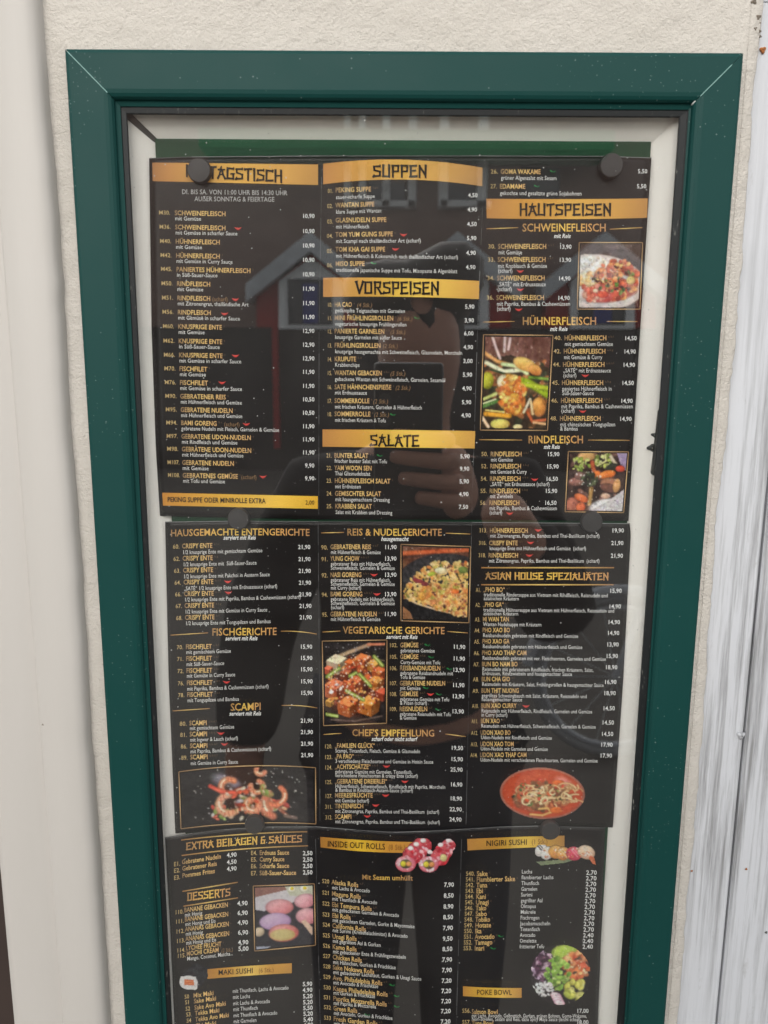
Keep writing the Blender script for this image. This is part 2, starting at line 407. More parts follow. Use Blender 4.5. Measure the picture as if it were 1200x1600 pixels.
for side in range(4):
    (x0, z0), (x1, z1) = corner(side, -ox), corner((side + 1) % 4, -ox)
    b.box(min(x0, x1), max(x0, x1) + (ox if x0 == x1 else 0), WALL_Y - 0.0006, WALL_Y + 0.002, min(z0, z1) - (0 if x0 == x1 else ox * .5), max(z0, z1) + (0 if x0 == x1 else ox * .5))
b.build('frame_joint', M['gasket'], case)
box_obj('glass_pane', M['glass'], IX0 - 0.001, IX1 + 0.001, -0.0700, -0.0670, IZ0 - 0.001, IZ1 + 0.001, case)
# cream lining that slopes back from the glass to the card, and the panel behind
BY0 = BOARD_Y; T = 0.0014
box_obj('back_panel', M['beige'], CX0 - T, CX1 + T, BY0 + 0.0022, BY0 + 0.0062, CZ0 - T, CZ1 + T, case)
yo, yi = -0.0662, BY0 + 0.0018
KX0, KZ1 = [float(q) for q in un(243, 219.5, yi)[[0, 2]]]; KX1 = float(un(1017, 220, yi)[0]); KZ0 = CZ0 + 0.02
OX0, OX1, OZ1, OZ0 = LX0 - 0.0040, LX1 + 0.0040, LZ1 + 0.0040, LZ0 - 0.0040
out = [(OX0, yo, OZ1), (OX1, yo, OZ1), (OX1, yo, OZ0), (OX0, yo, OZ0)]; inn = [(KX0, yi, KZ1), (KX1, yi, KZ1), (KX1, yi, KZ0), (KX0, yi, KZ0)]
for q in range(4):
    b = MB(); r = (q + 1) % 4; off = np.array((0, 0.0012, 0)); P = [np.array(out[q]), np.array(out[r]), np.array(inn[r]), np.array(inn[q])]
    b.add([*P, *[p + off for p in P]], [(0, 1, 2, 3), (7, 6, 5, 4), (0, 4, 5, 1), (1, 5, 6, 2), (2, 6, 7, 3), (3, 7, 4, 0)]); b.build('cream_lining', M['beige'], case)
b = MB(); p0, p1 = np.array(out[0]), np.array(inn[0]); up = np.array((0, -0.0003, 0))      # dark open mitre, upper left
b.add([p0 + up + (-.0006, 0, -.0026), p0 + up + (.0012, 0, 0), p1 + up + (.0006, 0, .0004), p1 + up + (-.0004, 0, -.0012)], [(0, 1, 2, 3)])
b.add([p0 + up * 2 + (.0012, 0, 0), p0 + up * 2 + (.0020, 0, .0003), p1 + up * 2 + (.0010, 0, .0007), p1 + up * 2 + (.0006, 0, .0004)], [(0, 1, 2, 3)])
b.build('lining_mitre', M['steel'], case, fix=False)
b = MB(); p0, p1 = np.array(out[1]), np.array(inn[1])
b.add([p0 + up + (-.0003, 0, 0), p0 + up + (0, 0, -.0003), p1 + up + (0, 0, -.0003), p1 + up + (-.0003, 0, 0)], [(0, 1, 2, 3)]); b.build('lining_mitre', M['beige'], case, fix=False)
card = thing('backing_card', 'dark green backing card behind the three black menu sheets', 'backing card', (0.009, BY0, 1.3))
box_obj('card', M['board'], float(un(242, 219, BY0)[0]), float(un(1018, 220, BY0)[0]), BY0 + 0.0004, BY0 + 0.0020, KZ0, float(un(600, 218.5, BY0)[2]), card)
# catch of the lock on the right
b = MB(); zc = float(un(1024, 690, LIP_Y)[2])
b.prism([(LX1 + 0.006, zc + 0.021), (LX1 + 0.0012, zc + 0.0165), (LX1 - 0.0002, zc - 0.018), (LX1 + 0.006, zc - 0.022)], 'y', -0.0664, -0.0620)
b.build('lock_plate', M['steel'], case, bevel=0.0008)
b = MB(); blob(b, (LX1 - 0.0006, -0.0635, zc - 0.004), 0.0020, 8, 1.0); blob(b, (LX1 + 0.0004, -0.0635, zc + 0.003), 0.0014, 8, 1.0)
b.build('lock_catch', M['steel'], case, smooth=True)
# ------------------------------------------------------------------ lettering
_fc = bpy.data.curves.new('letter_source', 'FONT'); _fc.resolution_u = 2; _fc.fill_mode = 'FRONT'
_fo = bpy.data.objects.new('letter_source', _fc); COL.objects.link(_fo)
CAPH = 0.682; _glyph = {}; _adv = {}
def _mesh_of(s, off):
    _fc.body = s; _fc.offset = off
    bpy.context.view_layer.update()
    ev = _fo.evaluated_get(bpy.context.evaluated_depsgraph_get()); me = ev.to_mesh()
    v = np.zeros(len(me.vertices) * 3); me.vertices.foreach_get('co', v); v = v.reshape(-1, 3)[:, :2].copy()
    f = [tuple(p.vertices) for p in me.polygons]
    ev.to_mesh_clear(); return v, f
_hh = float(_mesh_of('HH', 0)[0][:, 0].max()) - 0.653
def glyph(ch, off):
    if (ch, off) not in _glyph:
        _glyph[ch, off] = (np.zeros((0, 2)), []) if ch == ' ' else _mesh_of(ch, off)
    if ch not in _adv:
        _adv[ch] = float(_mesh_of('H' + ch + 'H', 0)[0][:, 0].max()) - 0.653 - _hh
    return _glyph[ch, off], _adv[ch]
GOLD = [(0, (160, 130, 96)), (0.14, (214, 176, 118)), (0.42, (246, 208, 132)), (0.72, (246, 204, 130)), (1, (226, 180, 124))]
HEAD = [(0, (176, 136, 90)), (0.2, (226, 176, 100)), (0.5, (248, 208, 100)), (0.8, (226, 172, 104)), (1, (200, 150, 102))]
BAR = [(0, (196, 138, 74)), (0.25, (222, 166, 74)), (0.5, (246, 204, 84)), (0.62, (250, 208, 92)), (1, (222, 168, 84))]
NUM = [(0, (204, 176, 122)), (1, (226, 194, 132))]
WHITE = [(0, (232, 230, 227)), (1, (232, 230, 227))]; PRICE = [(0, (243, 242, 240)), (1, (243, 242, 240))]
DIM = [(0, (150, 118, 84)), (1, (150, 118, 84))]; SUP = [(0, (120, 96, 72)), (1, (120, 96, 72))]
BLACK = [(0, (30, 20, 12)), (1, (30, 20, 12))]
def grad(stops, t):
    xs = [p for p, _ in stops]; cs = lin(np.array([c for _, c in stops]))
    return np.stack([np.interp(t, xs, cs[:, k]) for k in range(3)], -1)

class Sheet:
    """one tri-fold menu sheet hanging in front of the board: outline and folds as traced edges, buckle as depth in mm"""
    def __init__(s, edges, top, bottom, dtop, dbot):
        s.edges = [np.array(e, float) for e in edges]; s.top = np.array(top, float); s.bot = np.array(bottom, float)
        s.d0, s.d1 = np.array(dtop, float), np.array(dbot, float); s.parts = []; s.cur = {}; s.sec = None
    def new(s, name, parent=None):
        mb = MB(); s.parts.append((name, mb, parent)); return mb
    def xe(s, k, y): e = s.edges[k]; return np.interp(y, e[:, 1], e[:, 0])
    def depth(s, px, py):
        px = np.asarray(px, float); py = np.asarray(py, float)
        x = [s.xe(k, py) for k in range(4)]
        u = np.where(px < x[1], (px - x[0]) / (x[1] - x[0]), np.where(px < x[2], 1 + (px - x[1]) / (x[2] - x[1]), 2 + (px - x[2]) / (x[3] - x[2])))
        u = np.clip(u, -0.1, 3.1); k = np.clip(np.floor(u), 0, 2).astype(int); t = u - k
        y0, y1 = s.top[:, 1].mean(), s.bot[:, 1].mean(); q = np.clip((py - y0) / (y1 - y0), -0.05, 1.05); q = q * q * (3 - 2 * q)
        D = [s.d0[2 * k + i] * (1 - q) + s.d1[2 * k + i] * q for i in range(3)]
        return (D[0] * (1 - t) * (1 - 2 * t) + D[1] * 4 * t * (1 - t) + D[2] * t * (2 * t - 1)) * 0.001
    def at(s, px, py, lift=0.0):
        return un(px, py, BOARD_Y - 0.15 * s.depth(px, py) - lift)
    def layer(s, key):
        """where a piece of print goes: banners > lettering, headings > subtitle, dish lists > descriptions, prices, icons"""
        c = s.cur
        if isinstance(key, MB): return key
        if key == 'banner_lettering': return c.setdefault('let', None) or c.update(let=s.new('lettering', c['bar'])) or c['let']
        if key in ('dish_numbers', 'dish_names', 'portion_notes', 'dish_descriptions', 'dish_prices', 'chilli_marks', 'leaf_marks'):
            if not c.get('list'): c.update(list=s.new('dish_list'), desc=None, price=None)
            if key == 'dish_descriptions': return c['desc'] or c.update(desc=s.new('description_text', c['list'])) or c['desc']
            if key == 'dish_prices': return c['price'] or c.update(price=s.new('price_column', c['list'])) or c['price']
            if key == 'chilli_marks': return s.new('chilli_icon', c['list'])
            return c['list']
        if key == 'section_subtitles': return s.new('subtitle', c['head'])
        if key == 'gold_rules': return s.new('gold_rule')
        if key == 'opening_hours': return c.get('hours') or c.update(hours=s.new('opening_hours')) or c['hours']
        raise KeyError(key)
    def fill(s, key, px, py, faces, cols, lift):
        px = np.asarray(px, float); py = np.asarray(py, float)
        s.layer(key).add(s.at(px, py, lift), faces, cols)
    def text(s, key, txt, x, y, h, col=WHITE, slope=0.0, a='L', xe=None, sq=0.84, bold=0.006, it=0.0, lift=0.0003, arch=0.0):
        """cap height h, vertical centre of the caps at y where the line starts"""
        V = []; F = []; pen = 0.0; n = 0
        for ch in txt:
            (gv, gf), ad = glyph(ch, bold)
            if len(gv): V.append(gv + [pen, 0]); F += [tuple(i + n for i in q) for q in gf]; n += len(gv)
            pen += ad + 0.012
        if not V: return 0
        V = np.concatenate(V); k = h / CAPH; w = pen * k * sq
        if xe is not None: sq = sq * (xe - x) / w; w = xe - x
        ox = x if a == 'L' else (x - w if a == 'R' else x - w / 2)
        gx = V[:, 0] * k * sq + (V[:, 1] - CAPH / 2) * k * it
        X = ox + gx
        Y = y + slope * (X - x) - (V[:, 1] - CAPH / 2) * k
        if arch: tt = np.clip((X - ox) / max(w, 1e-6), 0, 1); Y -= arch * 4 * tt * (1 - tt)
        c = grad(col, np.clip(gx / max(w, 1e-6), 0, 1))
        s.fill(key, X, Y, F, c, lift); return ox + w
    def quad_grid(s, key, c, nx, ny, colfn, lift, arch=(0, 0)):
        """printed patch between four traced corners TL TR BR BL"""
        u, v = np.meshgrid(np.linspace(0, 1, nx), np.linspace(0, 1, ny)); c = np.array(c, float)
        P = (c[0] * ((1 - u) * (1 - v))[..., None] + c[1] * (u * (1 - v))[..., None] + c[2] * (u * v)[..., None] + c[3] * ((1 - u) * v)[..., None])
        P[..., 1] -= 4 * u * (1 - u) * (arch[0] * (1 - v) + arch[1] * v)
        col = colfn(u, v).reshape(-1, 3)
        f = [(j * nx + i, (j + 1) * nx + i, (j + 1) * nx + i + 1, j * nx + i + 1) for j in range(ny - 1) for i in range(nx - 1)]
        s.fill(key, P[..., 0].ravel(), P[..., 1].ravel(), f, col, lift)
    def bar(s, key, c, arch=(0, 0), stops=BAR):
        s.cur.update(bar=s.new('gold_banner'), let=None, list=None); key = s.cur['bar']
        s.quad_grid(key, c, 40, 4, lambda u, v: grad(stops, u) * (1.0 + 0.05 * np.sin(9 * u + 2 * v))[..., None], 0.0003, arch)
    def rule(s, key, pts, w=1.6, stops=None):
        pts = np.array(pts, float); t = np.linspace(0, 1, 24)
        tt = np.linspace(0, 1, len(pts)); X = np.interp(t, tt, pts[:, 0]); Y = np.interp(t, tt, pts[:, 1])
        if len(pts) == 3:
            X = pts[0, 0] * (1 - t) * (1 - 2 * t) + pts[1, 0] * 4 * t * (1 - t) + pts[2, 0] * t * (2 * t - 1)
            Y = pts[0, 1] * (1 - t) * (1 - 2 * t) + pts[1, 1] * 4 * t * (1 - t) + pts[2, 1] * t * (2 * t - 1)
        dx, dy = np.gradient(X), np.gradient(Y); L = np.hypot(dx, dy); nx, ny = -dy / L * w / 2, dx / L * w / 2
        n = len(t); f = [(i, i + 1, n + i + 1, n + i) for i in range(n - 1)]
        c = grad(stops or [(0, (168, 122, 74)), (0.5, (236, 200, 120)), (1, (160, 116, 74))], t)
        s.fill(key, np.concatenate([X - nx, X + nx]), np.concatenate([Y - ny, Y + ny]), f, np.concatenate([c, c]), 0.0003)
    def border(s, key, c, w=1.4, arch=(0, 0)):
        c = np.array(c, float); st = [(0, (150, 118, 84)), (0.5, (222, 184, 132)), (1, (150, 118, 84))]
        m = lambda a, b, k: ((c[a][0] + c[b][0]) / 2, (c[a][1] + c[b][1]) / 2 - k)
        s.rule(key, [c[0], m(0, 1, arch[0]), c[1]], w, st); s.rule(key, [c[1], c[2]], w, st)
        s.rule(key, [c[3], m(2, 3, arch[1]), c[2]], w, st); s.rule(key, [c[0], c[3]], w, st)
    def chili(s, key, x, y, k=1.0):
        t = np.linspace(0, 1, 9); X = x + k * (t - 0.5) * 11; Y = y + k * (2.6 * 4 * t * (1 - t) - 2.0); W = k * np.array([0.3, 0.7, 1.2, 1.6, 1.7, 1.5, 1.1, 0.7, 0.25])
        n = 9; f = [(i, i + 1, n + i + 1, n + i) for i in range(n - 1)]
        c = np.tile(lin((206, 52, 48)), (18, 1)); c[:9] = lin((226, 92, 84))
        s.fill(key, np.concatenate([X, X]), np.concatenate([Y - W, Y + W]), f, c, 0.0003)
    def leaf(s, key, x, y, k=1.0):
        s.layer('dish_names'); key = s.new('leaf_icon', s.cur['list'])
        for (ox, oy, r, a) in ((-2.2, -0.4, 2.9, 0.5), (2.3, 0.2, 2.4, -0.45)):
            t = np.linspace(0, 2 * math.pi, 10, endpoint=False)
            lx, ly = r * np.cos(t), 1.15 * np.sin(t) * (1 - 0.35 * np.cos(t))
            s.fill(key, x + k * (ox + lx * math.cos(a) - ly * math.sin(a)), y + k * (oy + lx * math.sin(a) + ly * math.cos(a)), [tuple(range(10))],
                   np.tile(lin((44, 128, 66) if ox < 0 else (34, 100, 56)), (10, 1)), 0.0003 + (0.00005 if ox > 0 else 0))
    BR = {  # brush-cut display capitals: strokes (x, y, width) in a unit-high cell
        'A': ([[(.33, 1.02, .1), (.27, .84, .17)], [(.04, .74, .15), (.60, .77, .12)], [(.27, .8, .15), (.15, .3, .15), (0, .0, .19)], [(.36, .76, .15), (.48, .3, .16), (.66, .0, .2)], [(.17, .34, .11), (.44, .36, .11)]], .70),
        'B': ([[(.1, 1, .19), (.1, 0, .17)], [(0, .95, .14), (.56, .93, .16)], [(.54, .94, .17), (.5, .54, .12)], [(.1, .53, .12), (.56, .52, .14)], [(.56, .5, .18), (.52, .04, .14)], [(0, .05, .16), (.56, .07, .14)]], .68),
        'C': ([[(.62, .98, .13), (.56, .8, .17)], [(.08, .9, .16), (.6, .88, .14)], [(.08, .96, .19), (.06, .08, .16)], [(.0, .06, .16), (.62, .1, .18)]], .68),
        'D': ([[(.1, 1, .19), (.1, 0, .17)], [(0, .94, .14), (.56, .92, .16)], [(.56, .94, .18), (.54, .06, .15)], [(0, .05, .16), (.58, .06, .14)]], .68),
        'E': ([[(.1, .98, .19), (.1, 0, .17)], [(0, .93, .13), (.58, .95, .18)], [(.1, .52, .12), (.5, .55, .17)], [(-.02, .05, .15), (.62, .08, .19)]], .68),
        'G': ([[(.6, .98, .13), (.54, .82, .17)], [(.08, .9, .16), (.58, .88, .14)], [(.08, .96, .19), (.06, .1, .16)], [(.0, .07, .15), (.6, .08, .15)], [(.56, .46, .17), (.56, .0, .15)], [(.34, .45, .12), (.66, .47, .14)]], .70),
        'H': ([[(.09, 1.02, .2), (.08, -.02, .15)], [(.56, 1.02, .2), (.57, -.02, .16)], [(.08, .5, .12), (.58, .54, .15)]], .70),
        'I': ([[(.1, 1.02, .21), (.1, -.02, .15)]], .26),
        'L': ([[(.1, 1.0, .19), (.1, .03, .16)], [(-.02, .06, .14), (.54, .09, .2)], [(.02, .5, .1), (.22, .56, .12)]], .60),
        'M': ([[(.06, 1, .18), (.05, 0, .16)], [(.05, .95, .16), (.36, .45, .15)], [(.36, .45, .15), (.66, .95, .16)], [(.68, 1, .18), (.7, 0, .17)]], .82),
        'N': ([[(.08, 1, .18), (.07, -.04, .15)], [(.06, .96, .14), (.54, .2, .19)], [(.57, 1.04, .2), (.56, -.02, .15)]], .70),
        'O': ([[(.08, .97, .19), (.07, .04, .16)], [(.0, .92, .14), (.62, .93, .16)], [(.57, .95, .18), (.56, .04, .16)], [(0, .06, .15), (.62, .06, .14)]], .72),
        'P': ([[(.1, 1, .19), (.1, -.03, .15)], [(-.01, .93, .14), (.58, .94, .17)], [(.55, .94, .17), (.51, .46, .13)], [(.1, .46, .12), (.56, .48, .14)]], .66),
        'R': ([[(.1, 1, .19), (.1, -.02, .15)], [(-.01, .93, .14), (.58, .94, .17)], [(.55, .94, .17), (.5, .52, .13)], [(.1, .5, .12), (.54, .52, .13)], [(.3, .5, .13), (.64, -.01, .2)]], .70),
        'S': ([[(.58, 1.0, .12), (.55, .84, .16)], [(.02, .88, .13), (.58, .9, .15)], [(.08, .92, .19), (.1, .55, .14)], [(.06, .58, .14), (.6, .44, .15)], [(.56, .48, .17), (.55, .1, .15)], [(-.02, .0, .18), (.1, .2, .1)], [(.0, .06, .16), (.6, .12, .14)]], .68),
        'T': ([[(-.02, .9, .13), (.62, .95, .19)], [(.32, .94, .17), (.3, -.02, .17)], [(.0, .98, .1), (.04, .8, .13)]], .66),
        'U': ([[(.08, 1.02, .2), (.07, .06, .15)], [(.0, .07, .14), (.6, .06, .15)], [(.56, 1.02, .2), (.56, -.02, .15)]], .70),
        'V': ([[(.02, 1.0, .2), (.3, .0, .16)], [(.62, 1.02, .2), (.3, .02, .14)], [(-.08, .96, .1), (.14, .98, .12)]], .66),
        'X': ([[(.04, 1, .19), (.6, 0, .19)], [(.6, 1, .18), (.02, 0, .19)]], .68),
        'Z': ([[(.0, .92, .15), (.6, .94, .16)], [(.54, .92, .16), (.06, .06, .16)], [(-.02, .05, .15), (.62, .09, .18)]], .68),
        '&': ([[(.5, .92, .14), (.1, .9, .14)], [(.1, .92, .16), (.12, .55, .14)], [(.1, .53, .14), (.6, .5, .14)], [(.08, .55, .16), (.06, .06, .16)], [(0, .06, .15), (.5, .07, .15)], [(.46, .52, .15), (.5, .02, .15)]], .68),
        ' ': ([], .30)}
    BR['Ä'] = (BR['A'][0] + [[(.10, 1.10, .13), (.16, 1.0, .12)], [(.46, 1.10, .13), (.52, 1.0, .12)]], .70)
    def brush(s, key, txt, x0, x1, y0, y1, h, col=BLACK, arch=0.0, lift=0.0006):
        if key == 'section_headings': s.cur.update(head=s.new('section_heading'), list=None); key = s.cur['head']
        tot = sum(s.BR[c][1] + 0.07 for c in txt); k = (x1 - x0) / tot; pen = 0; n = 0
        for ch in txt:
            st, ad = s.BR[ch]
            for pts in st:
                pts = np.array(pts); P = []
                P0, P1 = pts[:-1], pts[1:]
                for a, b in zip(P0, P1):
                    d = (b - a)[:2]; L = np.hypot(*d) + 1e-9; nx, ny = -d[1] / L, d[0] / L
                    e = d / L * 0.02
                    q = np.array([[a[0] + nx * a[2] / 2 - e[0], a[1] + ny * a[2] / 2 - e[1]], [a[0] - nx * a[2] / 2 - e[0] * 2, a[1] - ny * a[2] / 2 - e[1] * 2],
                                  [b[0] - nx * b[2] / 2 + e[0], b[1] - ny * b[2] / 2 + e[1]], [b[0] + nx * b[2] / 2 + e[0] * 3, b[1] + ny * b[2] / 2 + e[1] * 3]])
                    X = x0 + (pen + q[:, 0]) * k; t = (X - x0) / (x1 - x0)
                    Y = y0 + (y1 - y0) * t - arch * 4 * t * (1 - t) - (q[:, 1] - .5) * h
                    n += 1
                    s.fill(key, X, Y, [(0, 1, 2, 3)], grad(col, np.clip(t, 0, 1)), lift + 0.000008 * (n % 9))
            pen += ad + 0.07
    def rows(s, sec, rs, xn, xm, xp, h=7, hd=6.2, sl=0.0, dsl=None, nb=0.015, num_dy=0.0, psl=None, hp=6.3):
        """rs: (number, name, y, [(description, y, xend)...], price, y_price, extras); xn, xm, xp: (x at first row, x at last row)"""
        dsl = sl if dsl is None else dsl
        if sec != s.sec: s.cur['list'] = None
        s.sec = sec
        y0, y1 = rs[0][2], rs[-1][2]
        for r in rs:
            q = (r[2] - y0) / max(1e-6, y1 - y0); a = xn[0] + (xn[1] - xn[0]) * q; m = xm[0] + (xm[1] - xm[0]) * q; p = xp[0] + (xp[1] - xp[0]) * q
            s.text('dish_numbers', r[0], a, r[2] + num_dy - sl * (m - a), h * 0.9, NUM, sl, bold=0.002, xe=min(m - 3.6, a + len(r[0]) * h * 0.64))
            e = s.text('dish_names', r[1], m, r[2], h, GOLD, sl, bold=nb, xe=(r[6].get('e') if len(r) > 6 else None))
            if len(r) > 6 and r[6].get('s', 1):
                s.text('dish_names', r[6].get('sup', 'a'), e + 2.5, r[2] - 2.2 + sl * (e - m), h * 0.42, SUP, sl)
            for d in r[3]:
                s.text('dish_descriptions', d[0], m + 0.8, d[1], hd, WHITE, dsl, xe=(d[2] if len(d) > 2 else None), bold=0.004)
            if r[4]: s.text('dish_prices', r[4], p, r[5], hp, PRICE, 0.0 if psl is None else psl, a='R', bold=0.014, sq=0.92)
            if len(r) > 6:
                ex = r[6]
                if 'x' in ex: s.text('portion_notes', ex['x'][0], ex['x'][1], r[2] + sl * (ex['x'][1] - m) + 0.6, h * 0.9, DIM, sl, it=0.18 if 'Stk' in ex['x'][0] else 0, bold=0.004)
                if 'c' in ex: s.chili('chilli_marks', *ex['c'])
                if 'l' in ex: s.leaf('leaf_marks', *ex['l'])
    def heading(s, txt, x0, x1, y0, y1, h, lines=(), sub=None, key='section_headings', arch=0.0):
        s.cur.update(head=s.new('section_heading'), list=None); key = s.cur['head']
        s.text(key, txt, x0, y0, h, HEAD, (y1 - y0) / (x1 - x0), xe=x1, bold=0.012, arch=arch)
        for ln in lines: s.rule('gold_rules', ln, 1.3)
        if sub: s.text('section_subtitles', sub[0], sub[1], sub[3], 6.4, PRICE, sub[4] if len(sub) > 4 else 0.0, xe=sub[2], bold=0.024, it=0.2)

def E(**k): return k
# ============ first sheet
S1 = Sheet([[(233, 246), (237, 520), (243.5, 700), (250, 806)], [(503, 244), (498.6, 520), (498, 812)], [(757, 245), (746, 520), (737, 812)], [(1018, 244), (1000, 520), (982, 814)]],
           [(233, 247), (300, 244.5), (500, 243), (757, 243), (940, 243.5), (1018, 246)], [(250, 806), (375, 809), (498, 811.5), (737, 812), (860, 813), (982, 814)],
           [14, 9, 5, 12, 6, 10, 10], [14, 9, 5, 9, 6, 10, 9])
s = S1
s.bar('gold_banners', [(238, 254), (497, 257), (497, 289), (238.5, 283)], (0, 0), [(0, (170, 116, 66)), (0.1, (196, 138, 74)), (0.5, (238, 184, 86)), (0.8, (222, 168, 86)), (1, (202, 150, 80))])
s.brush('banner_lettering', 'MITTAGSTISCH', 291, 443, 266.5, 275.5, 19)
s.text('opening_hours', 'DI. BIS SA. VON 11:00 UHR BIS 14:30 UHR', 284, 299.5, 7.2, [(0, (190, 186, 184)), (1, (190, 186, 184))], 0.012, xe=449, bold=0.008)
s.text('opening_hours', 'AUẞER SONNTAG & FEIERTAGE', 304, 310.6, 7.2, [(0, (190, 186, 184)), (1, (190, 186, 184))], 0.008, xe=429, bold=0.008)
GS = 'mit Gemüse in scharfer Sauce'
L = [('M30.', 'SCHWEINEFLEISCH', 332.5, 'mit Gemüse', '10,90', 337.4, E(e=353, s=0)), ('M36.', 'SCHWEINEFLEISCH', 354.6, GS, '10,90', 361, E(e=353, s=0, c=(372, 357))),
     ('M40.', 'HÜHNERFLEISCH', 377, 'mit Gemüse', '10,90', 383.6, E(e=344, s=0)), ('M42.', 'HÜHNERFLEISCH', 399, 'mit Gemüse in Curry Sauce', '10,90', 406, E(e=344, sup='2')),
     ('M45.', 'PANIERTES HÜHNERFLEISCH', 420.6, 'in Süß-Sauer-Sauce', '10,90', 428.6, E(e=392, sup='b')), ('M50.', 'RINDFLEISCH', 443, 'mit Gemüse', '11,90', 451, E(e=329, s=0)),
     ('M51.', 'RINDFLEISCH', 465.4, 'mit Zitronengras, thailändische Art', '11,90', 473.6, E(e=329, s=0, x=('(scharf)', 331.5), c=(368, 468))),
     ('M56.', 'RINDFLEISCH', 487.6, GS, '11,90', 495.2, E(e=330, s=0, c=(351, 490.4))), ('M60.', 'KNUSPRIGE ENTE', 510, 'mit Gemüse', '12,90', 517, E(e=347)),
     ('M62.', 'KNUSPRIGE ENTE', 532.6, 'in Süß-Sauer-Sauce', '12,90', 538.5, E(e=347.5)), ('M66.', 'KNUSPRIGE ENTE', 554.6, GS, '12,90', 560, E(e=348, c=(368, 556))),
     ('M70.', 'FISCHFILET', 576, 'mit Gemüse', '11,90', 581, E(e=324)), ('M76.', 'FISCHFILET', 597.6, GS, '11,90', 603, E(e=325, c=(347, 598))),
     ('M90.', 'GEBRATENER REIS', 619, 'mit Hühnerfleisch und Gemüse', '10,50', 624, E(e=353)), ('M95.', 'GEBRATENE NUDELN', 640, 'mit Hühnerfleisch und Gemüse', '10,50', 645, E(e=364)),
     ('M94.', 'BAMI GORENG', 660.6, 'gebratene Nudeln mit Fleisch, Garnelen & Gemüse', '11,90', 666, E(e=339, sup='b, c', x=('(scharf)', 350), c=(385, 663))),
     ('M97.', 'GEBRATENE UDON-NUDELN', 681.6, 'mit Rindfleisch und Gemüse', '11,90', 686.5, E(e=392.5)), ('M98.', 'GEBRATENE UDON-NUDELN', 701.6, 'mit Hühnerfleisch und Gemüse', '11,90', 707, E(e=393)),
     ('M107.', 'GEBRATENE NUDELN', 722.6, 'mit Gemüse', '9,90', 727.4, E(e=366)), ('M108.', 'GEBRATENES GEMÜSE', 742.6, 'mit Tofu und Gemüse', '9,90', 747.5, E(e=372, sup='f', x=('(scharf)', 376.5), c=(411, 745)))]
dw = {GS: 97, 'mit Gemüse': 41, 'gebratene Nudeln mit Fleisch, Garnelen & Gemüse': 153, 'mit Hühnerfleisch und Gemüse': 96, 'mit Zitronengras, thailändische Art': 111, 'mit Gemüse in Curry Sauce': 88, 'in Süß-Sauer-Sauce': 64, 'mit Rindfleisch und Gemüse': 87, 'mit Tofu und Gemüse': 66}
y0, y1 = L[0][2], L[-1][2]
s.rows('lunch', [(n, nm, y, [(d, y + 8.6, (272.7 + 12.3 * (y - y0) / (y1 - y0)) + 0.8 + dw[d])], p, yp, ex) for n, nm, y, d, p, yp, ex in L], (248, 262), (272.7, 285), (491.6, 491.4), 7.1, 6.1, 0.022, 0.017)
s.bar('gold_banners', [(253.6, 769.8), (496.6, 775.4), (496.6, 795), (254.7, 790)], (0, 0), [(0, (206, 140, 56)), (0.4, (236, 182, 66)), (0.75, (250, 204, 84)), (1, (238, 184, 58))])
s.text('banner_lettering', 'PEKING SUPPE ODER MINIROLLE EXTRA', 261.5, 780.3, 7.6, BLACK, 0.016, xe=415, lift=0.0006, bold=0.016)
s.text(s.new('price', s.cur['bar']), '2,00', 491.3, 785.2, 6.6, BLACK, a='R', lift=0.0006)
s.bar('gold_banners', [(505, 256), (754, 262), (753.5, 291), (505, 288)], (9.5, 9), [(0, (196, 138, 76)), (0.3, (222, 166, 74)), (0.5, (232, 180, 82)), (0.75, (214, 164, 88)), (1, (188, 140, 84))])
s.brush('banner_lettering', 'SUPPEN', 583, 669, 267.2, 267.8, 19, arch=0.4)
s.rows('soups', [('01.', 'PEKING SUPPE', 297, [('sauer-scharfe Suppe', 308, 586)], '4,50', 305, E(e=580, sup='f, g, k')), ('02.', 'WANTAN SUPPE', 320.6, [('klare Suppe mit Wantan', 331, 596)], '4,90', 327.4, E(e=585))],
       (512, 511), (524, 524), (746.4, 745.5), 7.2, 6.1, -0.03, num_dy=1)
s.rows('soups', [('03.', 'GLASNUDELN SUPPE', 344, [('mit Hühnerfleisch', 354, 577)], '4,50', 350, E(e=604)), ('04.', 'TOM YUM GUNG SUPPE', 366.5, [('mit Scampi nach thailändischer Art (scharf)', 376.6, 658)], '5,90', 372, E(e=614, c=(630.6, 367)))],
       (511, 510.6), (524, 524), (745, 744.4), 7.2, 6.1, -0.012, num_dy=2, dsl=-0.006)
s.rows('soups', [('05.', 'TOM KHA GAI SUPPE', 389.6, [('mit Hühnerfleisch & Kokosmilch nach thailändischer Art (scharf)', 399.4, 716)], '4,90', 395, E(e=602, c=(618, 389.5))),
       ('06.', 'MISO SUPPE', 412, [('traditionelle japanische Suppe mit Tofu, Misopaste & Algenblatt', 421.4, 714.5)], '4,90', 417.4, E(e=570, l=(584, 411.5)))], (510.6, 510.6), (524, 524), (743.6, 743), 7.2, 6.1, -0.004, num_dy=2.5, dsl=0.013)
s.bar('gold_banners', [(505, 434), (749, 439), (748.6, 467.5), (505, 464)], (2, 2))
s.brush('banner_lettering', 'VORSPEISEN', 556, 688, 449, 450.5, 19.5)
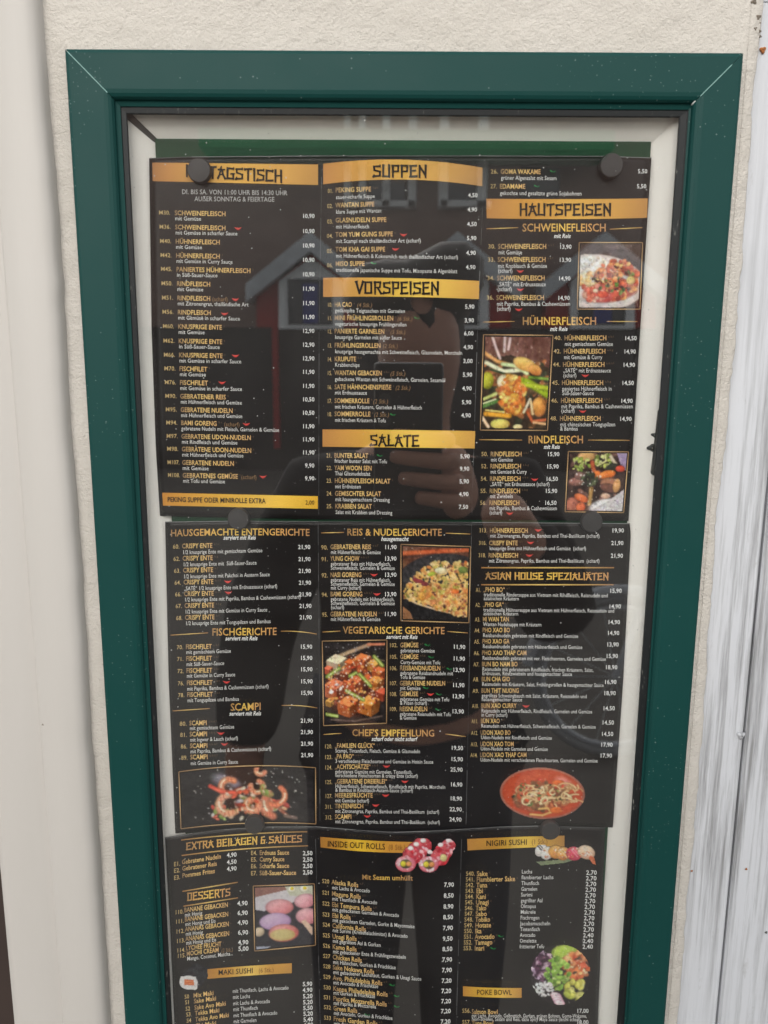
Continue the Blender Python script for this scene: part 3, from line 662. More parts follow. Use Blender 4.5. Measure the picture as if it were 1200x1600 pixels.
V = [('10.', 'HA CAO', 475.6, 'gedämpfte Teigtaschen mit Garnelen', 484.8, 633, '5,90', 479, E(e=550, x=('(4 Stk.)', 558))), ('11.', 'MINI FRÜHLINGSROLLEN', 496.5, 'vegetarische knusprige Frühlingsrollen', 505.8, 635.5, '3,90', 500.6, E(e=615, x=('(6 Stk.)', 621), l=(651.6, 497))),
     ('12.', 'PANIERTE GARNELEN', 517.3, 'knusprige Garnelen mit süßer Sauce', 526.5, 628, '6,00', 520.8, E(e=601, sup='a, b', x=('(5 Stk.)', 610))), ('13.', 'FRÜHLINGSROLLEN', 539.4, 'knusprige hausgemachte mit Schweinefleisch, Glasnudeln, Morcheln', 549, 722.5, '4,90', 542.4, E(e=595, s=0, x=('(2 Stk.)', 598))),
     ('14.', 'KRUPUTE', 560.8, 'Krabbenchips', 569.8, 562, '3,00', 564, E(e=556.5, sup='b, d')), ('15.', 'WANTAN GEBACKEN', 582.4, 'gebackene Wantan mit Schweinefleisch, Garnelen, Sesamöl', 592, 696, '5,90', 585.4, E(e=597, sup='a, b, c', x=('(5 Stk.)', 610))),
     ('16.', 'SATE HÄHNCHENSPIEẞE', 604.4, 'mit Erdnusssauce', 613.2, 573.5, '4,90', 606.8, E(e=611.5, x=('(2 Stk.)', 618))), ('17.', 'SOMMERROLLE', 626, 'mit frischen Kräutern, Garnelen & Hühnerfleisch', 635.3, 659.5, '5,90', 628.4, E(e=577.5, x=('(2 Stk.)', 583))),
     ('18.', 'SOMMERROLLE', 646.6, 'mit frischen Kräutern & Tofu', 656, 603, '4,90', 649, E(e=579, x=('(2 Stk.)', 584.5), l=(614, 648)))]
s.rows('starters', [(a, b_, y, [(d, yd, xe)], p, yp, ex) for a, b_, y, d, yd, xe, p, yp, ex in V], (511.5, 511), (522.6, 522.4), (741.4, 735.8), 7.2, 6.1, 0.008, num_dy=0.6, dsl=0.012)
s.bar('gold_banners', [(504, 671), (742.5, 673.5), (741.6, 700.7), (504, 698)], (0.5, 0))
s.brush('banner_lettering', 'SALATE', 578.5, 657, 687.8, 689, 18)
V = [('21.', 'BUNTER SALAT', 711.6, 'frischer bunter Salat mit Tofu', 720, 605, '5,90', 713, E(e=575.5, l=(593.5, 712))), ('22.', 'YAM WOON SEN', 731, 'Thai Glasnudelsalat', 739.6, 578.5, '9,90', 732.4, E(e=581, s=0)),
     ('23.', 'HÜHNERFLEISCH SALAT', 751, 'mit Erdnüssen', 759.8, 564, '5,90', 752.2, E(e=610)), ('24.', 'GEMISCHTER SALAT', 771, 'mit hausgemachtem Dressing', 780, 609, '4,90', 772, E(e=595.5, s=0)), ('25.', 'KRABBEN SALAT', 790.8, 'Salat mit Krabben und Dressing', 800, 613, '7,50', 792, E(e=581))]
s.rows('salads', [(a, b_, y, [(d, yd, xe)], p, yp, ex) for a, b_, y, d, yd, xe, p, yp, ex in V], (510, 510), (522, 523.4), (734, 731.6), 7.2, 6.1, 0.01, num_dy=0.2, dsl=0.012)
s.rows('sides', [('26.', 'GOMA WAKAME', 268, [('grüner Algensalat mit Sesam', 277.6, 870)], '5,50', 267.6, E(e=845, s=0, l=(864, 268))), ('27.', 'EDAMAME', 291, [('gekochte und gesaltzte grüne Sojabohnen', 301.4, 909)], '5,50', 291, E(e=821, s=0, l=(839, 291)))],
       (766.5, 766), (782, 780.5), (1011.6, 1010), 7.2, 6.3, 0.006, dsl=0.008)
s.bar('gold_banners', [(760, 310.5), (1012, 310), (1011, 340.4), (760.5, 341)], (-0.8, -1.6), [(0, (188, 132, 70)), (0.3, (224, 164, 72)), (0.55, (238, 184, 84)), (1, (196, 142, 78))])
s.brush('banner_lettering', 'HAUTSPEISEN', 812, 957, 327.3, 327.5, 18.5)
s.heading('SCHWEINEFLEISCH', 816, 947.5, 355.6, 355.6, 12, [[(760, 357.5), (809.5, 355.7)], [(953, 358.2), (1004, 355.5)]], ('mit Reis', 866, 892, 368.6))
s.rows('pork', [('30.', 'SCHWEINEFLEISCH', 385, [('mit Gemüse', 394.2, 816)], '13,90', 385.5, E(e=854, sup='a, b, f')), ('33.', 'SCHWEINEFLEISCH', 405.5, [('mit Knoblauch & Gemüse', 415.3, 855), ('(scharf)', 422.8, 801)], '13,90', 406, E(e=853, sup='a, b, f', c=(813, 424))),
       ('34.', 'SCHWEINEFLEISCH', 434.4, [('„SATÉ“ mit Erdnusssauce', 444, 853), ('(scharf)', 451.6, 800)], '14,90', 435, E(e=851.6, sup='a, b, c', c=(813, 452.6))), ('36.', 'SCHWEINEFLEISCH', 465, [('mit Paprika, Bambus & Cashewnüssen', 474.6, 891), ('(scharf)', 482.2, 798)], '14,90', 465.5, E(e=850.5, sup='a, b, f', c=(810.5, 484)))],
       (762.5, 760), (778, 775.4), (893.2, 890.4), 7.4, 6.5, 0.0)
s.heading('HÜHNERFLEISCH', 816, 932.5, 501.6, 501.6, 12, [[(755, 503.2), (804, 502.2)], [(948, 502.2), (996, 502.4)]], ('mit Reis', 860, 887, 513.8))
s.rows('chicken', [('40.', 'HÜHNERFLEISCH', 528, [('mit gemischtem Gemüse', 537.4, 958)], '14,50', 528.4, E(e=948, sup='a, b, f')), ('42.', 'HÜHNERFLEISCH', 548.8, [('mit Gemüse & Curry', 558, 941)], '14,90', 549.2, E(e=946.5, sup='a, b, g')),
       ('44.', 'HÜHNERFLEISCH', 569.5, [('„SATÉ“ mit Erdnusssauce', 578.8, 954.5), ('(scharf)', 586.4, 901)], '14,90', 570, E(e=945, sup='a, b, c, f', c=(914.5, 587))), ('45.', 'HÜHNERFLEISCH', 598, [('paniertes Hühnerfleisch in', 607.2, 956), ('Süß-Sauer-Sauce', 614.2, 928)], '14,50', 598.3, E(e=943, sup='a, b, g')),
       ('46.', 'HÜHNERFLEISCH', 625.8, [('mit Paprika, Bambus & Cashewnüssen', 634.8, 989), ('(scharf)', 641.6, 898)], '14,90', 626.3, E(e=941.4, sup='a, b, f', c=(910.5, 643))), ('48.', 'HÜHNERFLEISCH', 653.8, [('mit chinesischen Tongupilzen', 663, 961.5), ('& Bambus', 669.6, 903)], '14,90', 654.5, E(e=939, sup='a'))],
       (866, 859.6), (881.6, 874.4), (995, 987), 7.2, 6.3, 0.0)
s.heading('RINDFLEISCH', 825, 912, 686.8, 686.8, 11.6, [[(749, 687), (816, 687.6)], [(919, 687.6), (984, 688)]], ('mit Reis', 850, 875, 698))
s.rows('beef', [('50.', 'RINDFLEISCH', 709.4, [('mit Gemüse', 718.2, 801.5)], '15,90', 709.6, E(e=815.5, sup='a, b, f')), ('52.', 'RINDFLEISCH', 728.4, [('mit Gemüse & Curry', 737, 823)], '15,90', 728.8, E(e=814.6, sup='a, b, g')),
       ('54.', 'RINDFLEISCH', 748, [('„SATÉ“ mit Erdnusssauce (scharf)', 756.4, 859)], '16,50', 748.2, E(e=813.8, sup='a, b, c', c=(835.5, 749.4))), ('55.', 'RINDFLEISCH', 767, [('mit Zwiebeln', 775.2, 801.5)], '15,90', 767, E(e=813, sup='a, b, g')),
       ('56.', 'RINDFLEISCH', 785.6, [('mit Paprika, Bambus & Cashewnüssen', 794, 870.5), ('(scharf)', 800.8, 785)], '16,50', 785.6, E(e=812, sup='a, b, f', c=(796.5, 802.4)))], (752, 750), (766.2, 764), (874.2, 869.8), 7.1, 6.2, 0.0)

# ============ second sheet
S2 = Sheet([[(258, 815), (263.6, 1060), (274, 1302)], [(497, 815), (499, 1060), (500, 1296)], [(737, 815), (733, 1060), (728, 1297)], [(984, 817), (985.5, 836), (974, 1060), (957.5, 1293)]],
           [(258, 815), (370, 813.6), (497, 814.5), (737, 815.5), (984, 817.5)], [(274, 1302), (400, 1294), (500, 1294), (610, 1300), (728, 1297), (850, 1290), (957.5, 1293)],
           [13, 6, 4, 5, 6, 6, 7], [14, 5, 5, 8, 6, 5, 8])
s = S2
s.heading('HAUSGEMACHTE ENTENGERICHTE', 266.5, 484, 833, 832, 10.4, (), ('serviert mit Reis', 349.6, 400, 840, -0.004), arch=1.4)
n_ = '1/2 knusprige Ente mit '
V = [('60.', 853.2, n_ + 'gemischtem Gemüse', 863, 410, 854.7, 'b, f, c', None), ('62.', 872.4, n_ + ' Süß-Sauer-Sauce', 882, 401, 873.6, 'b, g', None), ('63.', 891, n_ + 'Pakchoi in Austern Sauce', 900.8, 421.5, 892, 'b, f', None), ('64.', 909.6, '„SATÉ“ 1/2 knusprige Ente mit Erdnusssauce (scharf)', 919.6, 433.5, 910.5, 'b, c, f', (356, 909)),
     ('66.', 927.8, n_ + 'Paprika, Bambus & Cashewnüssen (scharf)', 937, 470, 928.7, 'b, c, f', (357, 926)), ('67.', 946.2, n_ + 'Gemüse in Curry Sauce', 955.8, 417.7, 946.7, 'b, f, g', None), ('68.', 964.8, n_ + 'Tongupilzen und Bambus', 974, 423, 964.5, 'b, f', None)]
s.rows('duck', [(a, 'CRISPY ENTE', y, [(d, yd, xe)], '21,90', yp, E(e=332 + i * 0.55, sup=su, **({'c': c} if c else {}))) for i, (a, y, d, yd, xe, yp, su, c) in enumerate(V)], (270, 275), (284.3, 288.8), (485, 487.2), 7.2, 6.1, -0.018, -0.026, num_dy=0.6)
s.heading('FISCHGERICHTE', 331, 432.5, 987.6, 986.4, 11.2, [[(266.5, 992.4), (325, 988.8)], [(439, 986.2), (468, 987), (495, 990.8)]], ('serviert mit Reis', 352.5, 402.5, 997.4, -0.008))
V = [('70.', 1010.6, 'mit gemischtem Gemüse', 1019, 361, 1010.4, None), ('71.', 1029, 'mit Süß-Sauer-Sauce', 1037.8, 350.5, 1028, None), ('72.', 1047.8, 'mit Gemüse in Curry Sauce', 1056, 367.5, 1045.7, None), ('76.', 1067, 'mit Paprika, Bambus & Cashewnüssen (scharf)', 1076.2, 420, 1064.6, (354, 1066)), ('78.', 1085.4, 'mit Tongupilzen und Bambus', 1094.3, 373.5, 1082.6, None)]
s.rows('fish', [(a, 'FISCHFILET', y, [(d, yd, xe)], '15,90', yp, E(e=331 + .4 * i, sup='a, d, f', **({'c': c} if c else {}))) for i, (a, y, d, yd, xe, yp, c) in enumerate(V)], (276, 278), (290, 292), (488, 488.8), 7.0, 6.0, -0.016, -0.03, num_dy=0.6)
s.heading('SCAMPI', 360, 408.3, 1105, 1103.6, 11.2, [[(269.7, 1110.8), (327.8, 1107)], [(440, 1102.2), (470, 1102.8), (496, 1106.3)]], ('serviert mit Reis', 358.8, 408.3, 1115, -0.012))
V = [('80.', 1129.8, 'mit gemischtem Gemüse', 1137.8, 366, 1126, None), ('81.', 1147.2, 'mit Ingwer & Lauch (scharf)', 1156, 372, 1143.8, (345, 1146)), ('86.', 1165.4, 'mit Paprika, Bambus & Cashewnüssen (scharf)', 1174, 424, 1162, (350.7, 1163)), ('89.', 1183, 'mit Gemüse in Curry Sauce', 1192.6, 372, 1179.8, None)]
s.rows('scampi', [(a, 'SCAMPI', y, [(d, yd, xe)], '21,90', yp, E(e=323.5 + .5 * i, sup='a, b, d, f', **({'c': c} if c else {}))) for i, (a, y, d, yd, xe, yp, c) in enumerate(V)], (280.5, 283), (295.6, 297), (489, 489.6), 7.2, 6.0, -0.02, -0.035, num_dy=0.8)
s.heading('REIS & NUDELGERICHTE', 542, 690.6, 831.4, 831.8, 10.6, [[(502, 832.6), (537.5, 831.8)], [(696, 833), (735, 834.4)]], ('hausgemacht', 596, 638.6, 841.8, 0.006))
HS = 'Schweinefleisch, Garnelen & Gemüse'
s.rows('rice', [('90.', 'GEBRATENER REIS', 854.4, [('mit Hühnerfleisch & Gemüse', 862.6, 595)], '11,90', 854.8, E(e=580, sup='a, c, f')), ('91.', 'YUNG CHOW', 872.7, [('gebratener Reis mit Hühnerfleisch,', 880.8, 610.5), (HS, 887.2, 617)], '13,90', 872.7, E(e=561.5, sup='a, b, c, f')),
       ('92.', 'NASI GORENG', 898, [('gebratener Reis mit Hühnerfleisch,', 906, 610.5), (HS, 912.2, 617), ('mit Curry (scharf)', 918.4, 564.5)], '13,90', 898, E(e=565, sup='a, b, c', c=(584.4, 898.4))), ('94.', 'BAMI GORENG', 928.2, [('gebratene Nudeln mit Hühnerfleisch,', 936, 616.5), (HS, 942.2, 617), ('(scharf)', 948.8, 538)], '13,90', 928.4, E(e=566.5, sup='a, b, c, f', c=(589, 928.6))),
       ('95.', 'GEBRATENE NUDELN', 959.4, [('mit Hühnerfleisch & Gemüse', 967.2, 594.5)], '11,90', 959.4, E(e=589, sup='a, c, f'))], (501.6, 503), (516, 516), (619.8, 619.4), 7.2, 6.0, 0.0, 0.004, num_dy=1)
s.heading('VEGETARISCHE GERICHTE', 536, 695, 984.4, 985.4, 10.6, [[(504, 987.6), (531.7, 986)], [(699, 986.6), (731, 989)]], ('serviert mit Reis', 604, 652.7, 994.8, 0.008))
s.rows('vegetarian', [('102.', 'GEMÜSE', 1007.8, [('gebratenes Gemüse', 1016.2, 679.5)], '11,90', 1011, E(e=654, sup='a, f', l=(668, 1008))), ('105.', 'GEMÜSE', 1026, [('Curry-Gemüse mit Tofu', 1034.6, 688)], '11,90', 1029.3, E(e=654, sup='a, f, g', l=(674, 1027))),
       ('106.', 'REISBANDNUDELN', 1043.8, [('gebratene Reisbandnudeln mit', 1051.4, 708), ('Tofu & Gemüse', 1057.8, 664.5)], '13,90', 1047, E(e=688.5, sup='a, f', l=(702.5, 1045.4))), ('107.', 'GEBRATENE NUDELN', 1067.4, [('mit Gemüse', 1075, 657)], '11,90', 1070.8, E(e=696, sup='a, c, f', l=(665.6, 1075))),
       ('108.', 'GEMÜSE', 1084.2, [('gebratenes Gemüse mit Tofu', 1092.2, 702), ('& Pilzen (scharf)', 1098.2, 667.5)], '13,90', 1088.2, E(e=653.5, sup='a, c, f', c=(672.7, 1085), l=(686, 1085))), ('109.', 'REISNUDELN', 1107.6, [('gebratene Reisnudeln mit Tofu', 1115.4, 705), ('& Gemüse', 1121.4, 651)], '13,90', 1111.8, E(e=668, sup='a, f', l=(685, 1109)))],
       (608, 608), (625, 624), (727.2, 725), 7.0, 5.8, 0.004, 0.01, num_dy=0.3, psl=0.03)
s.heading("CHEF'S EMPFEHLUNG", 550, 679.3, 1144.8, 1145.6, 10.4, [[(505.6, 1147.6), (533.7, 1145.8)], [(696, 1146.8), (728, 1151)]], ('scharf oder nicht scharf', 581, 651.7, 1154.4, 0.004))
ZG = 'mit Zitronengras, Paprika, Bambus und Thai-Basilikum  (scharf)'
s.rows('chef', [('120.', '„FAMILIEN GLÜCK“', 1165, [('Scampi, Tintenfisch, Fleisch, Gemüse & Glasnudeln', 1172.8, 656.5)], '19,50', 1169, E(e=586, sup='a, d, f')), ('123.', '„PA PAO“', 1181.7, [('3 verschiedene Fleischsorten und Gemüse in Hoisin Sauce', 1189, 677)], '15,90', 1186.5, E(e=553, sup='a, b, d, f')),
       ('124.', '„ACHTSCHÄTZE“', 1198, [('gebratenes Gemüse mit Garnelen, Tintenfisch,', 1205.4, 644.5), ('verschiedene Fleischsorten & crispy Ente (scharf)', 1211.4, 653)], '25,90', 1202.7, E(e=579, sup='a, b, d', c=(604, 1197.6))),
       ('125.', '„GEBRATENE DREIERLEI“', 1220.8, [('Hühnerfleisch, Schweinefleisch, Rindfleisch mit Paprika, Morcheln', 1228.2, 696), ('& Bambus in Knoblauch-Autern-Sauce (scharf)', 1234.2, 645.5)], '16,90', 1226, E(e=605, sup='a, b', c=(632.7, 1221.4))),
       ('127.', 'MEERESFRÜCHTE', 1242.6, [('mit Gemüse (scharf)', 1250.6, 577)], '18,90', 1248, E(e=582.5, sup='a, b, d', c=(602.5, 1243))), ('311.', 'TINTENFISCH', 1259.4, [(ZG, 1267.2, 686.5)], '22,90', 1264.8, E(e=568, sup='a, b', c=(587, 1258.5))),
       ('312.', 'SCAMPI', 1276, [(ZG, 1283.4, 687.7)], '24,90', 1280.6, E(e=549.5, sup='a, b', c=(574, 1275.6)))], (506.6, 508), (523, 523), (723.8, 721.3), 7.0, 5.8, 0.0, 0.009, num_dy=1.2, psl=0.03)
V = [('313.', 'HÜHNERFLEISCH', 828.8, 'mit Zitronengras, Paprika, Bambus und Thai-Basilikum (scharf)', 837, 937, '19,90', 828.8, E(e=825, c=(841, 828.6))), ('316.', 'CRISPY ENTE', 848.3, 'knusprige Ente mit Hühnerfleisch und Gemüse  (scharf)', 856.6, 916, '21,90', 848.5, E(e=809, sup='b, c', c=(829, 848))),
     ('318.', 'RINDLFEISCH', 867.6, ZG, 876, 937, '21,90', 868.3, E(e=810, c=(827, 868)))]
s.rows('extra', [(a, b_, y, [(d, yd, xe)], p, yp, ex) for a, b_, y, d, yd, xe, p, yp, ex in V], (748.5, 747.5), (765, 763), (975, 973.6), 7.0, 5.9, 0.002)
s.rule('gold_rules', [(752, 887), (959.6, 887)], 2); s.rule('gold_rules', [(752, 913.6), (958.5, 913.6)], 2)
s.brush('section_headings', 'ASIAN HOUSE SPEZIALIÄTEN', 759, 952, 899.6, 900.8, 11, HEAD)
V = [('A1.', '„PHO BO“', 921.2, [('traditionelle Rindersuppe aus Vietnam mit Rindfleisch, Reisnudeln und', 928.8, 950), ('asiatischen Kräutern', 934.8, 811)], '15,90', 923, 789), ('A2.', '„PHO GA“', 944.6, [('traditionelle Hühnersuppe aus Vietnam mit Hühnerfleisch, Reisnudeln und', 952.6, 960), ('asiatischen Kräutern', 958.4, 810)], '14,90', 947.5, 787),
     ('A3.', 'MI WAN TAN', 967.4, [('Wantan Nudelsuppe mit Kräutern', 975.2, 846)], '14,90', 972, 795.5), ('A4.', 'PHO XAO BO', 984.4, [('Reisbandnudeln gebraten mit Rindfleisch und Gemüse', 992.6, 903.5)], '14,90', 989, 797), ('A5.', 'PHO XAO GA', 1002, [('Reisbandnudeln gebraten mit Hühnerfleisch und Gemüse', 1009.8, 910)], '13,90', 1007, 796),
     ('A6.', 'PHO XAO THAP CAM', 1020, [('Reisbandnudeln gebraten mit ver. Fleischsorten, Garnelen und Gemüse', 1028, 947)], '15,90', 1025, 823), ('A7.', 'BUN BO NAM BO', 1037.6, [('Reisnudeln mit gebratenem Rindfleisch, frischen Kräutern, Salat,', 1045.4, 927.5), ('Erdnüssen, Röstzwiebeln und hausgemachter Sauce', 1052, 894)], '18,90', 1042.6, 809),
     ('A8.', 'BUN CHA GIO', 1061, [('Reisnudeln mit Kräutern, Salat, Frühlingsrollen & hausgemachter Sauce', 1068.8, 943.5)], '16,90', 1065.6, 797), ('A9.', 'BUN THIT NUONG', 1079, [('gegrilltes Schweinebauch mit Salat, Kräutern, Reisnudeln und', 1086.6, 917), ('hausmgemachter Sauce', 1092.6, 816)], '18,90', 1083, 811),
     ('A10.', 'BUN XAO CURRY', 1102.6, [('Reisnudeln mit Hühnerfleisch, Rindfleisch, Garnelen und Gemüse', 1110.4, 925.5), ('in Curry (scharf)', 1116.8, 793)], '14,50', 1106.7, 807), ('A11.', 'BUN XAO', 1126.4, [('Reisnudeln mit Hühnerfleisch, Schweinefleisch, Garnelen & Gemüse', 1134, 931)], '14,50', 1129, 781),
     ('A12.', 'UDON XAO BO', 1144.6, [('Udon-Nudeln mit Rindfleisch und Gemüse', 1152, 862.5)], '14,50', 1146.8, 798), ('A13.', 'UDON XAO TOM', 1162.4, [('Udon-Nudeln mit Garnelen und Gemüse', 1169.6, 856)], '17,90', 1163.6, 803), ('A14.', 'UDON XAO THAP CAM', 1179.4, [('Udon-Nudeln mit verschiedenen Fleischsorten, Garnelen und Gemüse', 1187, 934)], '17,90', 1180.6, 823)]
s.rows('house', [(a, b_, y, d, p, yp, E(e=e, sup='a, f', **({'c': (822, 1103.6)} if a == 'A10.' else {}))) for a, b_, y, d, p, yp, e in V], (743.6, 735), (755, 749.8), (971.6, 956.4), 7.0, 5.8, 0.0, 0.009, num_dy=0.6)

# ============ third sheet (runs on below the picture)
S3 = Sheet([[(258, 1308), (266, 1450), (272.5, 1600), (281, 1790)], [(492.5, 1292), (500.4, 1600), (505, 1790)], [(721.7, 1295), (713, 1600), (708, 1790)], [(945.5, 1293), (934, 1600), (926, 1790)]],
           [(258, 1309), (300, 1301.5), (350, 1295.5), (410, 1291.5), (493, 1291), (555, 1296), (615, 1299.8), (670, 1298), (721.7, 1295), (780, 1291.5), (840, 1290), (945.5, 1293)], [(281, 1790), (505, 1786), (708, 1792), (926, 1786)],
           [31, 10, 5, 9, 15, 10, 8], [24, 12, 6, 12, 16, 11, 9])
s = S3
s.rule('gold_rules', [(283, 1312.6), (380, 1303.6), (480, 1299.6)], 1.8); s.rule('gold_rules', [(283.8, 1336.8), (380, 1326.6), (481, 1321.6)], 1.8)
s.brush('section_headings', 'EXTRA BEILAGEN & SAUCES', 291, 473, 1322.6, 1310.4, 11.5, HEAD, arch=2.2)
for a, nm, x, y, e, p, yp in (('E1.', 'Gebratene Nudeln', 284, 1347, 345.5, '4,90', 1335), ('E2.', 'Gebratener Reis', 284.5, 1357.2, 339, '4,50', 1346), ('E3.', 'Pommes Frites', 284.6, 1368.2, 336, '4,90', 1356.6)):
    s.text('dish_numbers', a, 271.5, y + 3.6, 6.6, NUM, -0.16); s.text('dish_names', nm, x, y, 7, GOLD, -0.15, xe=e, bold=0.016); s.text('dish_prices', p, 369.8, yp, 6.4, PRICE, -0.08, a='R', bold=0.02, sq=.92)
s.cur['list'] = None
for a, nm, y, e, yp in (('E4.', 'Erdnuss Sauce', 1332.4, 452, 1333), ('E5.', 'Curry Sauce', 1342.6, 444.5, 1343), ('E6.', 'Scharfe Sauce', 1353, 452, 1353), ('E7.', 'Süß-Sauer-Sauce', 1364, 463, 1363)):
    s.text('dish_numbers', a, 391.8, y + 0.4, 6.6, NUM, -0.02); s.text('dish_names', nm, 405.3, y, 7, GOLD, -0.012, xe=e, bold=0.016); s.text('dish_prices', '2,50', 488.4, yp, 6.4, PRICE, a='R', bold=0.02, sq=.92)
s.rule('gold_rules', [(285, 1392.8), (371.5, 1378.6)], 1.8); s.rule('gold_rules', [(286.6, 1416), (372, 1402.8)], 1.8)
s.brush('section_headings', 'DESSERTS', 292.7, 361, 1401.4, 1393.6, 12.5, HEAD)
V = [('110.', 'BANANE GEBACKEN', 1422, 'mit Honig', 1429.6, '4,90', 1411, 356.5, 316), ('111.', 'BANANE GEBACKEN', 1436.6, 'mit Honig und Eis', 1444.2, '6,90', 1426, 357, 337), ('112.', 'ANANAS GEBACKEN', 1452, 'mit Honig', 1459.4, '4,90', 1441, 358, 317), ('113.', 'ANANAS GEBACKEN', 1466.8, 'mit Honig und Eis', 1473.4, '6,90', 1456.6, 358.5, 338),
     ('114.', 'LYCHEE FRUCHT', 1481.6, '', 0, '4,90', 1472, 346, 0), ('115.', 'MOCHI CREAM', 1490.2, 'Mango, Coconut, Matcha...', 1498, '5,00', 1482, 342, 364)]
for i, (a, nm, y, d, yd, p, yp, e, de) in enumerate(V):
    x = 287.7 + 0.7 * i
    s.text('dish_numbers', a, x - 14.6, y + 3.8, 6.4, NUM, -0.13); ee = s.text('dish_names', nm, x, y, 7, GOLD, -0.125, xe=e, bold=0.016)
    s.text('dish_names', 'a', ee + 2, y - 10, 3, SUP)
    if d: s.text('dish_descriptions', d, x + 1, yd, 6, WHITE, -0.12, xe=de, bold=0.006)
    s.text('dish_prices', p, 387 + 0.3 * i, yp, 6.6, PRICE, -0.03, a='R', bold=0.02, sq=.95)
s.text('portion_notes', '(2 Stk.)', 346, 1485.4, 6, DIM, -0.1, xe=364)
s.bar('gold_banners', [(323, 1514.5), (456, 1505), (456, 1520.5), (324, 1529.6)], (0.6, 0.6), [(0, (186, 130, 62)), (0.25, (216, 158, 66)), (0.5, (252, 212, 110)), (0.75, (214, 160, 72)), (1, (206, 150, 72))])
s.text('banner_lettering', 'MAKI SUSHI', 340.8, 1519.6, 8, BLACK, -0.06, xe=395.6, lift=0.0006, bold=0.008); s.text('banner_lettering', '(6 Stk.)', 404, 1516.4, 7, [(0, (150, 106, 52)), (1, (150, 106, 52))], -0.05, xe=428, lift=0.0006)
V = [('S0', 'Mix Maki', 1555.6, 334, 'mit Thunfisch, Lachs & Avocado', 1548.6, 451, '5,90', 1537), ('S1', 'Sake Maki', 1564.4, 338, 'mit Lachs', 1558, 391, '4,90', 1546.4), ('S2', 'Sake Avo Maki', 1574.4, 353, 'mit Lachs & Avocado', 1567.8, 422, '5,20', 1556), ('S3', 'Tekka Maki', 1583.4, 343, 'mit Thunfisch', 1577, 403, '5,20', 1565.4),
     ('S4', 'Tekka Avo Maki', 1593, 358, 'mit Thunfisch & Avocado', 1586.6, 433.5, '5,50', 1574.4), ('S5', 'Ebi Maki', 1603, 338, 'mit Garnelen', 1596, 401, '5,20', 1583.4), ('S6', 'Kappa Maki', 1612, 346, 'mit Gurken', 1605, 396, '5,40', 1592.4), ('S7', 'Avocado Maki', 1621, 354, 'mit Avocado', 1614, 398, '4,90', 1601)]
for i, (a, nm, y, e, d, yd, de, p, yp) in enumerate(V):
    x = 301.8 + 0.8 * i
    s.text('dish_numbers', a, x - 13.6, y + 2, 6.2, NUM, -0.12); s.text('dish_names', nm, x, y, 7, GOLD, -0.14, xe=e, bold=0.014)
    s.text('dish_descriptions', d, 363.4 + 0.3 * i, yd, 6, WHITE, -0.065, xe=de, bold=0.006); s.text('dish_prices', p, 488 + 0.2 * i, yp, 6.4, PRICE, -0.05, a='R', bold=0.02, sq=.92)
s.bar('gold_banners', [(500.4, 1307.5), (647, 1315.6), (646, 1332.5), (501, 1324)], (-1.5, -2.5), [(0, (176, 122, 54)), (0.15, (196, 138, 54)), (0.42, (246, 200, 60)), (0.7, (216, 156, 62)), (1, (206, 146, 70))])
s.text('banner_lettering', 'INSIDE OUT ROLLS', 511.5, 1318.4, 9, BLACK, 0.052, xe=602, lift=0.0006, bold=0.01); s.text('banner_lettering', '(8 Stk.)', 606.7, 1323.6, 8, [(0, (150, 100, 44)), (1, (150, 100, 44))], 0.03, xe=634, lift=0.0006)
s.cur.update(head=s.new('section_heading'), list=None)
s.text(s.cur['head'], 'Mit Sesam umhüllt', 565.4, 1370.4, 7.6, HEAD, 0.02, xe=645, bold=0.012)
V = [('S20', 'Alaska Rolls', 1378, 560, 'mit Lachs & Avocado', 1386.6, 578, '7,90', 1382), ('S21', 'Maguro Rolls', 1396, 564, 'mit Thunfisch & Avocado', 1404, 589.5, '8,50', 1399), ('S22', 'Ebi Tempura Rolls', 1413, 581, 'mit gebackenen Garnelen & Avocado', 1421, 623.5, '8,90', 1416), ('S23', 'Ebi Rolls', 1430, 548, 'mit gekochten Garnelen, Gurke & Mayonnaise', 1437.6, 648, '8,50', 1432.7),
     ('S24', 'California Rolls', 1446, 572, 'mit Surimi (Krebsfleischimitat) & Avocado', 1453.4, 637, '7,90', 1449.6), ('S25', 'Unagi Rolls', 1462.6, 557.5, 'mit gegrilltem Aal & Gurken', 1470, 595, '9,50', 1466.4), ('S26', 'Kamo Rolls', 1479, 557.5, 'mit gebackener Ente & Frühlingszwiebeln', 1486.6, 634.5, '8,50', 1482.5), ('S27', 'Chicken Rolls', 1495, 565.5, 'mit Hähnchen, Gurken & Frischkäse', 1503, 618.5, '7,90', 1499),
     ('S28', 'Sake Nokawa Rolls', 1511, 585, 'mit gebackener Lachshaut, Gurken & Unagi Sauce', 1518.8, 658.5, '7,90', 1515.4), ('S29', 'Avo. Philadelphia Rolls', 1527.4, 597.5, 'mit Avocado & Frischkäse', 1535, 591, '7,20', 1532), ('S30', 'Kappa Philadelphia Rolls', 1544, 606, 'mit Gurken & Frischkäse', 1551, 586, '7,20', 1548), ('S31', 'Paprika Mozzarella Rolls', 1559.6, 604.5, 'mit Paprika & Mozzarella', 1567, 587.5, '7,20', 1564),
     ('S32', 'Green Rolls', 1575, 558.5, 'mit Avocado, Gurken & Frischkäse', 1582.6, 613.5, '7,20', 1579.6), ('S33', 'Fresh Garden Rolls', 1591.4, 590, 'mit Avocado, Gurken & Salat', 1599, 606, '7,20', 1596)]
lv = {9: (613, 1539.4), 10: (620, 1556.5), 11: (620, 1573), 12: (574, 1586)}
